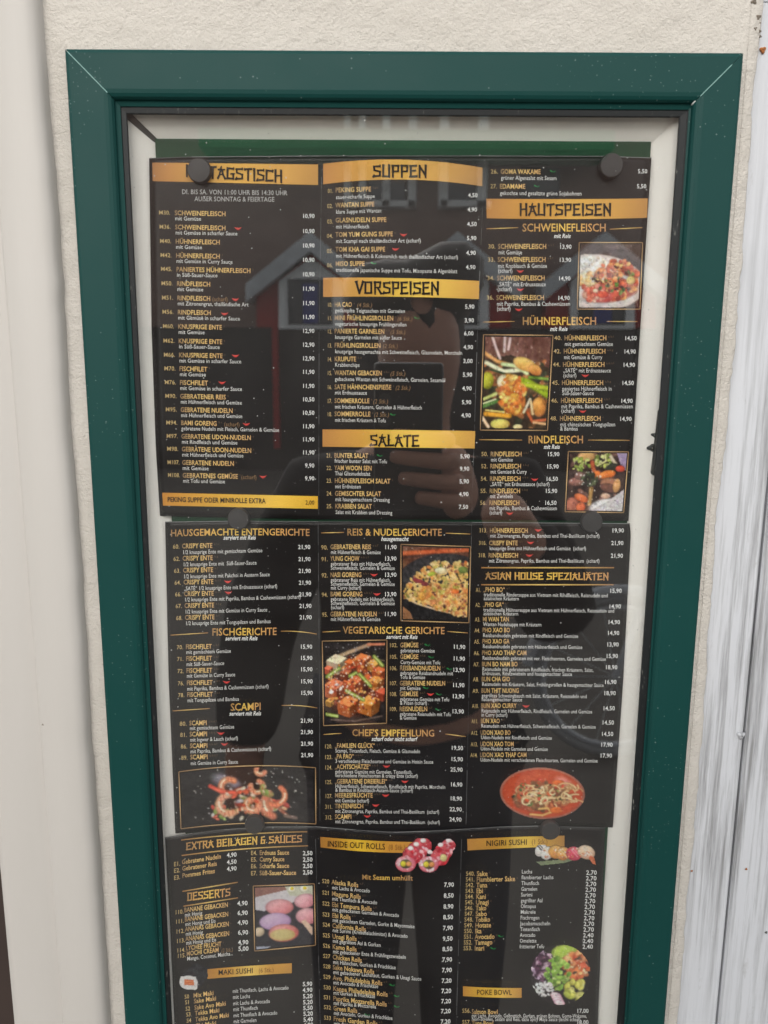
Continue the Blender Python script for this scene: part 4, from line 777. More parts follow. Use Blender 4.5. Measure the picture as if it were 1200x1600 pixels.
for i, (a, nm, y, e, d, yd, de, p, yp) in enumerate(V):
    x = 518 + 0.22 * i
    s.text('dish_numbers', a, x - 14.8, y - 1.6, 6.2, NUM, 0.1); ee = s.text('dish_names', nm, x, y, 7.2, GOLD, 0.115, xe=e, bold=0.016); s.text('dish_names', 'a, b', ee + 2, y + 0.115 * (ee - x) - 2.4, 3, SUP)
    s.text('dish_descriptions', d, x + 0.8, yd, 6, WHITE, 0.088 if len(d) < 36 else 0.078, xe=de, bold=0.006); s.text('dish_prices', p, 709.4 - 0.41 * i, yp, 6.6, PRICE, -0.03, a='R', bold=0.02, sq=.92)
    if i in lv: s.leaf('leaf_marks', *lv[i])
s.bar('gold_banners', [(730, 1311), (882, 1305.6), (882, 1322.7), (730.6, 1328.8)], (0.6, 0.6), [(0, (196, 140, 70)), (0.3, (206, 152, 60)), (0.6, (246, 206, 84)), (0.8, (214, 166, 76)), (1, (186, 136, 74))])
s.text('banner_lettering', 'NIGIRI SUSHI', 759.4, 1317.8, 8.4, BLACK, -0.035, xe=824, lift=0.0006, bold=0.008); s.text('banner_lettering', '(1 Stk.)', 830.5, 1315.4, 7.6, [(0, (150, 106, 52)), (1, (150, 106, 52))], -0.03, xe=856, lift=0.0006)
nm = ['Sake', 'Flambierter Sake', 'Tuna', 'Ebi', 'Kani', 'Unagi', 'Tako', 'Sabo', 'Tobiko', 'Hotate', 'Ika', 'Avocado', 'Tamago', 'Inari']
de = ['Lachs', 'flambierter Lachs', 'Thunfisch', 'Garnelen', 'Surimi', 'gegrillter Aal', 'Oktopus', 'Makrele', 'Fischrogen', 'Jacobsmuscheln', 'Tintenfisch', 'Avocado', 'Omelette', 'frittierter Tofu']
xe1 = [762, 805, 761.5, 755, 759.5, 764, 760, 761, 766, 767.5, 752.5, 773, 769.6, 757]; xe2 = [831.8, 865, 842.6, 839.6, 832, 848, 837.5, 837, 843, 860, 843.6, 836.6, 838.4, 850.5]
for i in range(14):
    q = i / 13.0; y = 1365.2 + 8.95 * i
    s.text('dish_numbers', 'S%d.' % (40 + i), 728 - 4 * q, y, 6.6, NUM, -0.02); ee = s.text('dish_names', nm[i], 744.7 - 3.4 * q, y, 7.4, GOLD, -0.02, xe=xe1[i], bold=0.016); s.text('dish_names', 'd', ee + 2, y - 2.6, 3, SUP)
    s.text('dish_descriptions', de[i], 815 - 3.2 * q, 1361.9 + 9.0 * i, 6, WHITE, -0.006, xe=xe2[i], bold=0.006); s.text('dish_prices', '2,70' if i < 11 else '2,40', 932.7 - 6 * q, 1363.4 + 8.9 * i, 6.5, PRICE, 0, a='R', bold=0.012, sq=1.0)
s.leaf('leaf_marks', 782.6, 1463); s.leaf('leaf_marks', 770.7, 1482)
s.bar('gold_banners', [(723.4, 1541), (815, 1543.7), (815, 1559), (723.4, 1556.3)], (-1, -1), [(0, (196, 140, 66)), (0.3, (232, 182, 66)), (0.6, (248, 200, 84)), (1, (206, 150, 76))])
s.text('banner_lettering', 'POKE BOWL', 744.7, 1550.4, 7.8, BLACK, 0.006, xe=800, lift=0.0006, bold=0.008)
for y, nm_, p in ((1580.6, 'Salmon Bowl', '17,00'), (1598.4, 'Tuna Bowl', '18,00')):
    s.text('dish_numbers', 'S56.' if y < 1590 else 'S57.', 722, y - 1.4, 6.4, NUM); s.text('dish_names', nm_, 737, y, 7.2, GOLD, 0.01, xe=778 if y < 1590 else 771, bold=0.014); s.text('dish_prices', p, 919.8, y - 1.2, 6.2, PRICE, a='R', bold=0.012, sq=.92)
s.text('dish_descriptions', 'mit Lachs, Avocado, Gelbrettich, Gurken, grünen Bohnen, Goma-Wakame,', 737, 1586.8, 5.8, WHITE, 0.003, xe=917, bold=0.006); s.text('dish_descriptions', 'Nori-Streifen, Sesam und Reis, dazu Spicy Maya Sauce (leicht scharf)', 737, 1592.2, 5.8, WHITE, 0.003, xe=907, bold=0.006)
# ------------------------------------------------------------------ the printed dish photographs (flat prints: colour per point)
class Print:
    def __init__(s, w, h, col, seed=1):
        s.w, s.h = w, h; s.a = np.ones((h, w, 3)) * np.array(col, float); s.m = np.ones((h, w), bool)
        s.X, s.Y = np.meshgrid((np.arange(w) + .5) / w, (np.arange(h) + .5) / h); s.r = np.random.default_rng(seed); s.asp = h / w
    def noise(s, n):
        g = s.r.random((n + 2, n + 2)); x = s.X * n; y = s.Y * n; i = x.astype(int); j = y.astype(int); fx = x - i; fy = y - j
        fx = fx * fx * (3 - 2 * fx); fy = fy * fy * (3 - 2 * fy)
        return (g[j, i] * (1 - fx) + g[j, i + 1] * fx) * (1 - fy) + (g[j + 1, i] * (1 - fx) + g[j + 1, i + 1] * fx) * fy - 0.5
    def grain(s, amp, ns=(6, 14, 30), mask=None, tint=(1, 1, 1)):
        t = sum(s.noise(n) / (k + 1) ** .4 for k, n in enumerate(ns)) * amp; t = t[..., None] * np.array(tint)
        s.a = np.where((s.m if mask is None else mask)[..., None], s.a + t, s.a)
    def mix(s, mk, col):
        mk = np.clip(mk, 0, 1)[..., None]; s.a = s.a * (1 - mk) + np.asarray(col, float) * mk
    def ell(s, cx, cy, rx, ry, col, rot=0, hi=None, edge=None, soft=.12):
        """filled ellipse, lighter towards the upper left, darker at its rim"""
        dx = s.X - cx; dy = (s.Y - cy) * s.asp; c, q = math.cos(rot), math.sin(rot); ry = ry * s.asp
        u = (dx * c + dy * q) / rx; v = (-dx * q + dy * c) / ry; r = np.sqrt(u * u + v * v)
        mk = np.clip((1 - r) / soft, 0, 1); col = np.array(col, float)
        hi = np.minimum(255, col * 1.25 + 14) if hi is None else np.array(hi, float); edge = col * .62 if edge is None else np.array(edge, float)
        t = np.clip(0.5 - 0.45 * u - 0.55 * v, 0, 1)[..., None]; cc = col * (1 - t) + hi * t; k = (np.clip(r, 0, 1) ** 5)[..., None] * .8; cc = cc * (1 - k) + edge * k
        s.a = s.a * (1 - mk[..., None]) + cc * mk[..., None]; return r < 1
    def poly(s, pts, col, soft=0.0):
        pts = np.array(pts, float); ins = np.zeros((s.h, s.w), bool); n = len(pts)
        for i in range(n):
            x0, y0 = pts[i]; x1, y1 = pts[(i + 1) % n]
            cr = ((y0 > s.Y) != (y1 > s.Y)) & (s.X < (x1 - x0) * (s.Y - y0) / (y1 - y0 + 1e-12) + x0); ins ^= cr
        s.mix(ins.astype(float), col); return ins
    def line(s, pts, w, col, hi=None):
        pts = np.array(pts, float); D = np.full((s.h, s.w), 9.)
        for (x0, y0), (x1, y1) in zip(pts[:-1], pts[1:]):
            dx, dy = x1 - x0, (y1 - y0) * s.asp; L = dx * dx + dy * dy + 1e-12
            t = np.clip(((s.X - x0) * dx + (s.Y - y0) * s.asp * dy) / L, 0, 1)
            D = np.minimum(D, np.hypot(s.X - x0 - t * dx, (s.Y - y0) * s.asp - t * dy))
        mk = np.clip((w - D) / (w * .5), 0, 1); col = np.array(col, float); e = (np.clip(D / w, 0, 1) ** 2)[..., None]
        s.a = s.a * (1 - mk[..., None]) + (np.minimum(255, col * 1.15) * (1 - e) + col * .6 * e) * mk[..., None]
    def bits(s, n, inside, size, cols, elong=1.6):
        k = 0
        for _ in range(n * 6):
            if k >= n: break
            x, y = s.r.random(2)
            if not inside(x, y): continue
            r = size * (.6 + .8 * s.r.random()); s.ell(x, y, r * elong, r / s.asp, np.array(cols[s.r.integers(len(cols))]) * (.8 + .35 * s.r.random()), s.r.random() * 3.14, soft=.4); k += 1
    def cube(s, x, y, r, col):
        a = .25 + .5 * s.r.random(); c = np.array(col, float); k = s.asp
        top = [(x - r, y - .4 * r / k), (x - .1 * r, y - r / k), (x + r, y - .6 * r / k), (x + .2 * r, y)]
        s.poly([(x - r, y - .4 * r / k), (x + .2 * r, y), (x + .15 * r, y + r / k), (x - .9 * r, y + .6 * r / k)], c * .86)
        s.poly([(x + .2 * r, y), (x + r, y - .6 * r / k), (x + .9 * r, y + .5 * r / k), (x + .15 * r, y + r / k)], c * .6)
        s.poly(top, np.minimum(255, c * 1.2 + 22))
def in_ell(cx, cy, rx, ry): return lambda x, y: ((x - cx) / rx) ** 2 + ((y - cy) / ry) ** 2 < 1
def put(s, c, p, frame=None, arch=(0, 0), life=1.0):
    """print picture p between corners c of sheet s (TL TR BR BL), with its thin gold border"""
    p.a = np.clip(p.a, 4, 250)                     # soften drawn edges, then glints and fine tonal variety
    b_ = p.a.copy(); b_[1:-1, 1:-1] = (p.a[1:-1, 1:-1] * 4 + p.a[:-2, 1:-1] * 1.5 + p.a[2:, 1:-1] * 1.5 + p.a[1:-1, :-2] * 1.5 + p.a[1:-1, 2:] * 1.5) / 10; p.a = b_
    lum = p.a.mean(-1, keepdims=True); k_ = np.clip((lum - 45) / 60, 0, 1) * life
    for n_, am in ((9, 20), (18, 20), (36, 14)):
        p.a = p.a + k_ * am * p.noise(n_)[..., None] * np.array((1.0, .86, .7)) + k_ * 5 * np.stack([p.noise(n_), p.noise(n_), p.noise(n_)], -1)
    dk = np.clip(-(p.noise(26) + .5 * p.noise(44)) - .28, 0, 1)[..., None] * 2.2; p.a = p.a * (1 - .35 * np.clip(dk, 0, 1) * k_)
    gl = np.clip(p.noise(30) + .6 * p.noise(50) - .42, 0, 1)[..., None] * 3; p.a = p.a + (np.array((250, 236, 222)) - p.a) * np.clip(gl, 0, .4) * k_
    p.a = np.clip(p.a, 4, 250)
    part = s.new('food_photo'); c = np.array(c, float)
    u, v = np.meshgrid(np.linspace(0, 1, p.w), np.linspace(0, 1, p.h))
    P = (c[0] * ((1 - u) * (1 - v))[..., None] + c[1] * (u * (1 - v))[..., None] + c[2] * (u * v)[..., None] + c[3] * ((1 - u) * v)[..., None])
    P[..., 1] -= 4 * u * (1 - u) * (arch[0] * (1 - v) + arch[1] * v)
    idx = np.arange(p.w * p.h).reshape(p.h, p.w); keep = p.m[:-1, :-1] & p.m[1:, :-1] & p.m[:-1, 1:] & p.m[1:, 1:]
    q = np.stack([idx[:-1, :-1], idx[1:, :-1], idx[1:, 1:], idx[:-1, 1:]], -1)[keep]
    used = np.unique(q); remap = np.full(p.w * p.h, -1); remap[used] = np.arange(len(used)); q = remap[q]
    s.fill(part, P[..., 0].ravel()[used], P[..., 1].ravel()[used], [tuple(int(i) for i in r) for r in q], lin(p.a.reshape(-1, 3)[used]), 0.00035)
    if frame is not None:
        b = s.new('photo_border', part); s.border(b, frame, 1.5, arch)
def inset(c, k):
    c = np.array(c, float); m = c.mean(0); w = np.abs(c - m); return m + (c - m) * np.maximum(0, 1 - k / w)

# pork on a white plate with rice
p = Print(92, 96, (92, 74, 68), 3); p.grain(30, (4, 9, 20))
p.ell(.30, .60, .82, .445, (228, 222, 220), .10, edge=(196, 176, 166), soft=.04); p.ell(.24, .58, .72, .36, (214, 206, 202), .10, soft=.1)
p.ell(.52, .74, .50, .19, (196, 84, 60), -.12, soft=.2); p.ell(.2, .4, .32, .2, (226, 216, 206), .1, soft=.3)
p.bits(170, in_ell(.2, .38, .34, .17), .022, [(236, 230, 226), (222, 208, 186), (240, 236, 230)], 1.9)
p.bits(90, in_ell(.26, .56, .3, .12), .03, [(226, 178, 116), (214, 158, 104), (232, 200, 150)])
p.bits(170, in_ell(.62, .56, .36, .30), .040, [(196, 92, 56), (206, 128, 78), (172, 82, 62), (214, 158, 100), (148, 70, 62)], 1.3)
p.bits(60, in_ell(.2, .78, .26, .13), .042, [(204, 124, 104), (190, 96, 78), (220, 168, 142)], 1.3); p.bits(14, in_ell(.6, .55, .35, .25), .026, [(104, 122, 66), (84, 100, 60)])
p.bits(22, in_ell(.55, .6, .35, .25), .02, [(74, 44, 40)]); p.ell(.40, .79, .11, .06, (214, 84, 48)); p.ell(.85, .57, .08, .07, (214, 178, 110)); p.ell(.62, .64, .035, .04, (96, 132, 50)); p.grain(16, (20, 40))
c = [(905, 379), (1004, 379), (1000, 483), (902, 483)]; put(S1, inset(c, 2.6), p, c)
# chicken with green vegetables in a wok
p = Print(92, 126, (118, 78, 66), 5); p.grain(40, (5, 11, 24)); p.poly([(0, .25), (.4, .2), (1, .34), (1, 1), (0, 1)], (60, 44, 30))
p.bits(120, lambda x, y: y > .28, .05, [(70, 52, 32), (110, 70, 40), (150, 90, 50), (48, 50, 34)])
for q in ([(.12, .02), (.17, .12), (.24, .24)], [(.3, .0), (.3, .16)], [(.38, .02), (.36, .14)]): p.line(q, .03, (206, 184, 180))
for q, w, cc in (([(0, .18), (.2, .27), (.5, .33)], .04, (206, 150, 90)), ([(.02, .28), (.3, .38), (.6, .36)], .045, (222, 220, 186)), ([(.28, .30), (.5, .32), (.66, .4)], .04, (196, 210, 160)), ([(.1, .36), (.4, .42)], .02, (40, 60, 36)),
                 ([(.4, .45), (.7, .5), (1, .63)], .075, (150, 172, 30)), ([(.45, .5), (1, .56)], .05, (178, 190, 50)), ([(.7, .44), (1, .46)], .03, (112, 146, 56)), ([(.02, .68), (.2, .62)], .035, (190, 196, 120)), ([(0, .76), (.22, .70)], .04, (86, 126, 60)), ([(0, .73), (.2, .68)], .016, (220, 224, 180))): p.line(q, w, cc)
p.ell(.06, .48, .10, .1, (166, 164, 44)); p.ell(.62, .30, .2, .075, (228, 164, 86), .35); p.ell(.78, .36, .12, .06, (222, 140, 70), .5)
p.ell(.42, .6, .19, .22, (222, 134, 56), -.35); p.ell(.5, .7, .17, .17, (214, 124, 46), -.2); p.ell(.3, .49, .1, .08, (232, 196, 160)); p.bits(90, in_ell(.45, .63, .2, .22), .035, [(232, 158, 66), (206, 108, 44), (238, 182, 100), (190, 96, 48)])
p.bits(24, in_ell(.28, .47, .1, .06), .03, [(238, 214, 190), (226, 178, 130)]); p.ell(.87, .76, .12, .11, (216, 140, 66)); p.line([(.05, .84), (.42, .86)], .05, (232, 156, 50)); p.line([(.05, .80), (.34, .82)], .018, (244, 206, 120))
p.line([(.64, .82), (.73, .68)], .03, (222, 210, 184)); p.line([(.74, .7), (.78, .84)], .028, (218, 196, 150)); p.line([(.0, .88), (.1, .98)], .035, (226, 194, 160)); p.ell(.28, .95, .16, .06, (224, 190, 96)); p.ell(.56, .98, .08, .03, (226, 190, 140)); p.line([(.7, .82), (.78, .92), (1, .9)], .03, (190, 96, 54)); p.line([(.8, .93), (1, .95)], .025, (216, 170, 120)); p.grain(22, (16, 34, 60))
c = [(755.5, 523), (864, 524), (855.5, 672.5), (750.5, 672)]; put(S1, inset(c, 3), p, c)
# beef with broccoli and rice
p = Print(90, 90, (62, 44, 40), 8); p.grain(40, (5, 12, 26)); p.bits(70, lambda x, y: True, .05, [(84, 58, 52), (112, 76, 66), (46, 38, 36), (70, 56, 46)])
p.poly([(.82, .0), (1, .0), (1, .3), (.9, .2)], (170, 150, 182)); p.ell(.3, .06, .16, .09, (196, 152, 96)); p.bits(70, in_ell(.2, .2, .17, .12), .028, [(150, 168, 70), (112, 136, 50), (182, 190, 110)]); p.bits(70, in_ell(.58, .12, .16, .12), .028, [(150, 160, 76), (108, 128, 48), (186, 188, 118)])
p.line([(.62, .03), (.64, .14), (.5, .22)], .022, (204, 200, 140)); p.line([(.72, .06), (.82, .2)], .04, (196, 184, 158)); p.ell(.78, .27, .13, .1, (40, 42, 34)); p.ell(.9, .27, .09, .06, (196, 74, 56))
p.ell(.15, .5, .15, .08, (142, 96, 84)); p.ell(.2, .4, .1, .07, (124, 88, 78)); p.ell(.1, .9, .13, .14, (164, 96, 78)); p.line([(.4, .16), (.44, .3), (.5, .4)], .05, (172, 84, 52)); p.ell(.5, .37, .07, .07, (222, 104, 44)); p.ell(.68, .37, .16, .075, (230, 116, 50), -.2); p.ell(.75, .55, .2, .13, (150, 100, 76), .25); p.ell(.72, .6, .17, .08, (104, 66, 56), .2); p.ell(.86, .56, .07, .13, (190, 138, 86), .1)
p.bits(80, in_ell(.38, .46, .15, .12), .026, [(48, 58, 40), (70, 80, 54), (34, 40, 32)]); p.bits(30, in_ell(.35, .55, .3, .3), .012, [(222, 216, 208)]); p.line([(.42, .62), (.4, .88)], .05, (176, 136, 76)); p.ell(.25, .78, .14, .07, (226, 104, 60), .4); p.ell(.25, .94, .09, .09, (220, 100, 62))
p.ell(.72, .96, .36, .2, (214, 206, 206), -.1, soft=.2); p.poly([(.7, .85), (1, .62), (1, 1), (.4, 1)], (212, 204, 206)); p.bits(120, lambda x, y: x > .36 and y > 1.28 - .55 * x, .02, [(232, 228, 226), (206, 196, 200), (186, 172, 186)]); p.ell(.68, .74, .09, .05, (206, 164, 140)); p.grain(18, (24, 44))
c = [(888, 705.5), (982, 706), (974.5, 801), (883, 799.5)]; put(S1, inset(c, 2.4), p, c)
# shrimps flying over a dark ground
p = Print(150, 66, (42, 38, 38), 12); p.grain(12, (6, 14)); p.ell(.3, .2, .1, .16, (120, 116, 124), .5, soft=.7); p.ell(.4, .28, .08, .12, (130, 124, 140), .6, soft=.7); p.bits(70, lambda x, y: .1 < x < .95 and y < .9, .005, [(226, 220, 216), (180, 176, 172)]); p.bits(60, in_ell(.45, .86, .25, .1), .013, [(108, 132, 66), (140, 160, 92), (204, 196, 176), (196, 92, 70)])
def shrimp(cx, cy, r, a0, a1, w, cc=(228, 150, 116)):
    t = np.linspace(a0, a1, 9); X = cx + r * np.cos(t); Y = cy + r * np.sin(t) / p.asp; p.line(np.stack([X, Y], 1), w, cc)
    for i in range(0, 8): p.line([(X[i], Y[i] - w), (X[i] + .004, Y[i] + w)], .004, (196, 96, 76))
    p.line(np.stack([X * 1.0, Y - w * .6], 1)[2:6], w * .3, (246, 206, 180))
p.bits(46, in_ell(.5, .74, .3, .18), .02, [(196, 84, 60), (120, 140, 70), (214, 150, 120), (160, 60, 50), (206, 180, 160)])
p.bits(20, in_ell(.42, .42, .12, .2), .016, [(150, 146, 156), (196, 196, 202), (110, 116, 90)], 2.4)
shrimp(.36, .34, .06, 2.2, 5.4, .034, (224, 140, 104)); shrimp(.57, .36, .048, -1.2, 3.4, .030); shrimp(.355, .66, .075, 1.2, 4.6, .040, (230, 160, 128)); shrimp(.70, .52, .08, -.9, 2.2, .030, (220, 128, 92)); shrimp(.73, .68, .11, 2.0, 4.0, .044, (206, 130, 98)); shrimp(.535, .70, .052, 0, 6.0, .034); shrimp(.60, .06, .034, .4, 3.8, .026, (222, 150, 116)); shrimp(.45, .52, .05, 3.4, 5.6, .03, (206, 92, 66)); shrimp(.66, .40, .05, 1.2, 3.6, .024, (150, 160, 90))
p.line([(.22, .3), (.3, .42), (.4, .45)], .022, (214, 96, 76)); p.bits(30, in_ell(.5, .5, .16, .2), .014, [(206, 82, 60), (116, 136, 66), (190, 170, 150)]); p.line([(.74, .78), (.8, .9)], .02, (160, 96, 76)); p.line([(.78, .9), (.86, .93)], .02, (120, 100, 90)); p.grain(16, (30, 60))
c = [(279.4, 1206), (493, 1199.6), (493.6, 1287.4), (282.8, 1295)]; put(S2, inset(c, 3), p, c, arch=(6, 5))
# fried rice in a black bowl
p = Print(98, 110, (110, 72, 56), 15); p.grain(24, (3, 8, 20)); p.line([(0, .1), (.5, .06), (1, .02)], .05, (182, 92, 54)); p.line([(0, .16), (.5, .1)], .02, (78, 48, 40))
p.ell(.72, .62, .86, .54, (34, 32, 34), .06, hi=(52, 50, 52), edge=(52, 48, 50), soft=.02); p.line([(0, .18 + .5), (.22, .78), (.5, .85), (.75, .895), (1, .915)], .02, (196, 188, 190)); p.poly([(0, .72), (.22, .81), (.5, .88), (1, .935), (1, 1), (0, 1)], (34, 32, 33)); p.poly([(0, .82), (.12, .9), (.16, 1), (0, 1)], (124, 82, 66))
inside = lambda x, y: y > .2 + .62 * max(0, .55 - x) ** 1.5 * 1.5 and y < .70 + .24 * min(1, x * 1.1) and y > .17
p.bits(520, inside, .026, [(242, 214, 140), (236, 196, 112), (246, 224, 166), (230, 182, 106), (226, 176, 118), (206, 140, 84)], 1.5)
p.bits(230, lambda x, y: inside(x, y) and x > .35 and y > .5, .02, [(226, 186, 130), (206, 140, 88), (160, 84, 52), (190, 106, 66)], 1.7)
p.bits(44, inside, .026, [(140, 150, 62), (92, 112, 52), (150, 160, 70)]); p.bits(34, inside, .026, [(226, 136, 64), (214, 110, 56)]); p.bits(40, inside, .02, [(110, 52, 44), (80, 44, 38)])
_k = (np.clip((p.a.mean(-1, keepdims=True) - 60) / 50, 0, 1) * (p.Y > .2)[..., None] * .42); p.a = p.a * (1 - _k) + np.array((232, 178, 100)) * _k
p.ell(.24, .47, .1, .03, (124, 46, 52), .2); p.ell(.34, .51, .06, .03, (110, 44, 50)); p.ell(.58, .32, .1, .05, (226, 206, 160)); p.ell(.44, .37, .07, .03, (160, 168, 60), -.3); p.ell(.3, .68, .06, .07, (212, 144, 66)); p.ell(.8, .60, .07, .035, (228, 110, 52)); p.ell(.92, .30, .08, .05, (106, 122, 60)); p.grain(26, (26, 46, 70))
c = [(626.5, 850.6), (735.4, 854), (732.7, 973), (626.5, 970)]; put(S2, inset(c, 3), p, c)
# glazed tofu cubes
p = Print(92, 120, (40, 34, 34), 21); p.grain(20, (4, 10)); p.line([(.2, .18), (.75, .03)], .045, (176, 146, 116)); p.line([(.72, .03), (1, .03)], .03, (190, 116, 86)); p.line([(0, .24), (.5, .15), (1, .24)], .012, (110, 92, 76)); p.ell(.5, .55, .56, .4, (70, 34, 26), soft=.1)
p.bits(90, in_ell(.5, .52, .5, .36), .05, [(120, 50, 34), (150, 62, 36), (70, 36, 30), (176, 84, 40)])
for x, y, r, cc in ((.2, .27, .17, (206, 180, 150)), (.42, .27, .09, (206, 92, 40)), (.62, .25, .15, (214, 100, 48)), (.82, .3, .12, (206, 136, 56)), (.06, .34, .08, (206, 90, 60)), (.9, .4, .12, (206, 96, 50)), (.85, .52, .13, (214, 120, 48)), (.16, .58, .18, (206, 104, 66)), (.47, .53, .17, (206, 92, 50)), (.95, .66, .12, (176, 70, 44)), (.38, .8, .18, (210, 108, 54)), (.74, .8, .18, (214, 124, 52)), (.08, .74, .08, (190, 140, 70)), (.35, .4, .1, (150, 70, 40))): p.cube(x, y, r, cc)
p.bits(110, in_ell(.5, .52, .48, .36), .018, [(240, 160, 90), (190, 70, 44), (226, 130, 62), (120, 48, 34)])
for q in ([(.04, .42), (.24, .32)], [(.42, .42), (.52, .38)], [(.58, .4), (.76, .55)], [(.36, .6), (.64, .72)], [(.82, .18), (.96, .3)], [(.02, .88), (.2, .91)]): p.line(q, .04, (134, 158, 66)); p.line(q, .012, (196, 206, 130))
p.bits(130, in_ell(.5, .5, .46, .36), .012, [(240, 226, 210), (226, 200, 180)], 1.4); p.bits(24, in_ell(.5, .1, .5, .16), .012, [(150, 146, 150)], 1); p.bits(20, in_ell(.17, .56, .12, .06), .025, [(236, 214, 206)]); p.line([(.1, .95), (.5, .98), (.95, .93)], .02, (96, 80, 72)); p.grain(22, (22, 40, 64))
c = [(503.5, 1001.7), (604.6, 1000), (604, 1130), (505.6, 1133.8)]; put(S2, inset(c, 3.2), p, c)
# noodles on an orange plate
p = Print(120, 76, (38, 36, 36), 25); p.m = p.ell(.5, .5, .5, .5, (214, 132, 112), .06, soft=.02); p.ell(.5, .5, .475, .465, (212, 86, 48), .06, hi=(214, 96, 60), edge=(190, 72, 44), soft=.04); p.ell(.74, .3, .14, .14, (206, 120, 110), .5, soft=.6); p.ell(.48, .62, .36, .26, (150, 70, 46), soft=.3)
p.bits(90, in_ell(.5, .56, .34, .26), .03, [(176, 104, 66), (150, 78, 52), (120, 80, 50)])
for i in range(46):
    x, y = .5 + .30 * (p.r.random() - .5) * 2, .54 + .2 * (p.r.random() - .5) * 2; t = np.linspace(0, 1 + 2.6 * p.r.random(), 7) + p.r.random() * 6; rr = .03 + .055 * p.r.random()
    p.line(np.stack([x + rr * np.cos(t) + .02 * t, y + rr / p.asp * np.sin(t) * .7], 1), .0125, [(226, 196, 150), (206, 166, 116), (186, 142, 96)][i % 3])
p.line([(.36, .9), (.5, .92), (.6, .86), (.56, .78), (.46, .8)], .018, (214, 172, 104)); p.line([(.34, .58), (.5, .38)], .02, (224, 196, 170)); p.bits(24, in_ell(.45, .5, .32, .24), .016, [(70, 92, 46), (48, 56, 34), (104, 120, 60)]); p.bits(16, in_ell(.5, .48, .34, .26), .022, [(214, 84, 44), (196, 60, 44)]); p.ell(.68, .3, .08, .06, (222, 96, 44)); p.ell(.66, .82, .08, .07, (222, 104, 46)); 
for i in range(26):
    x, y = .5 + .27 * (p.r.random() - .5) * 2, .56 + .2 * (p.r.random() - .5) * 2; t = np.linspace(0, 1.2 + 2.2 * p.r.random(), 7) + p.r.random() * 6; rr = .03 + .05 * p.r.random()
    p.line(np.stack([x + rr * np.cos(t) + .02 * t, y + rr / p.asp * np.sin(t) * .7], 1), .013, [(236, 208, 164), (216, 178, 128), (226, 190, 140)][i % 3])
p.grain(14, (26, 50))
put(S2, [(780.5, 1199), (914.5, 1199), (914.5, 1280), (780.5, 1280)], p, life=.5)
# mochi
p = Print(88, 92, (52, 50, 56), 31); p.grain(14, (8, 20)); p.poly([(0, 0), (1, 0), (1, .12), (0, .26)], (146, 104, 94)); p.poly([(0, .16), (.55, .06), (1, .12), (.6, .3), (0, .42)], (206, 200, 204)); p.poly([(.52, 0), (1, 0), (1, .2), (.6, .16)], (200, 200, 178)); p.ell(.64, .05, .07, .06, (232, 226, 196)); p.ell(.64, .04, .03, .03, (226, 186, 40)); p.ell(.85, .05, .08, .06, (232, 228, 200)); p.ell(.86, .04, .035, .03, (226, 186, 40)); p.poly([(0, .36), (.2, .4), (.6, .32), (1, .24), (1, 1), (0, 1)], (54, 52, 58))
p.ell(.42, .34, .26, .14, (226, 136, 140), .05, hi=(240, 186, 190)); p.ell(.86, .26, .2, .13, (228, 150, 160), -.1, hi=(242, 196, 202)); p.ell(.34, .57, .29, .15, (186, 150, 190), .0, hi=(216, 192, 214), edge=(140, 104, 150)); p.ell(.9, .52, .22, .15, (222, 142, 152), .1, hi=(240, 190, 196)); p.ell(.48, .77, .28, .155, (222, 110, 104), .06, hi=(238, 170, 168)); p.ell(.46, .80, .235, .105, (206, 188, 128), .06, hi=(214, 198, 140), edge=(196, 150, 96)); p.poly([(.78, .6), (.86, .58), (.98, .72), (.97, .86)], (222, 190, 166)); p.ell(.06, .72, .1, .08, (196, 176, 150)); p.poly([(0, .95), (.25, .97), (.2, 1), (0, 1)], (176, 180, 196)); p.grain(12, (20, 44))
c = [(395.6, 1384.4), (491, 1381), (493, 1477), (398, 1486)]; put(S3, inset(c, 2.8), p, c, life=.3)
# a maki roll
p = Print(60, 60, (30, 30, 34), 33); A = p.poly([(.1, .42), (.48, .04), (.62, .0), (.98, .2), (1, .5), (.7, .94), (.4, .7)], (38, 38, 44)); p.grain(34, (8, 18), A)
B = p.ell(.33, .72, .33, .27, (226, 222, 220), .1, edge=(176, 170, 170), soft=.06); C2 = p.poly([(.06, .48), (.58, .5), (.64, .94), (.56, 1), (.08, .9), (.02, .6)], (226, 222, 220)); p.bits(60, in_ell(.33, .72, .28, .22), .03, [(238, 236, 234), (206, 200, 198)]); p.poly([(.18, .6), (.5, .62), (.52, .82), (.18, .8)], (222, 116, 70)); p.line([(.2, .66), (.5, .7)], .015, (240, 160, 110)); p.line([(.2, .74), (.5, .77)], .012, (240, 160, 110)); p.m = A | C2 | B
put(S3, [(280, 1505), (325, 1505), (325, 1547), (280, 1547)], p, life=.4)
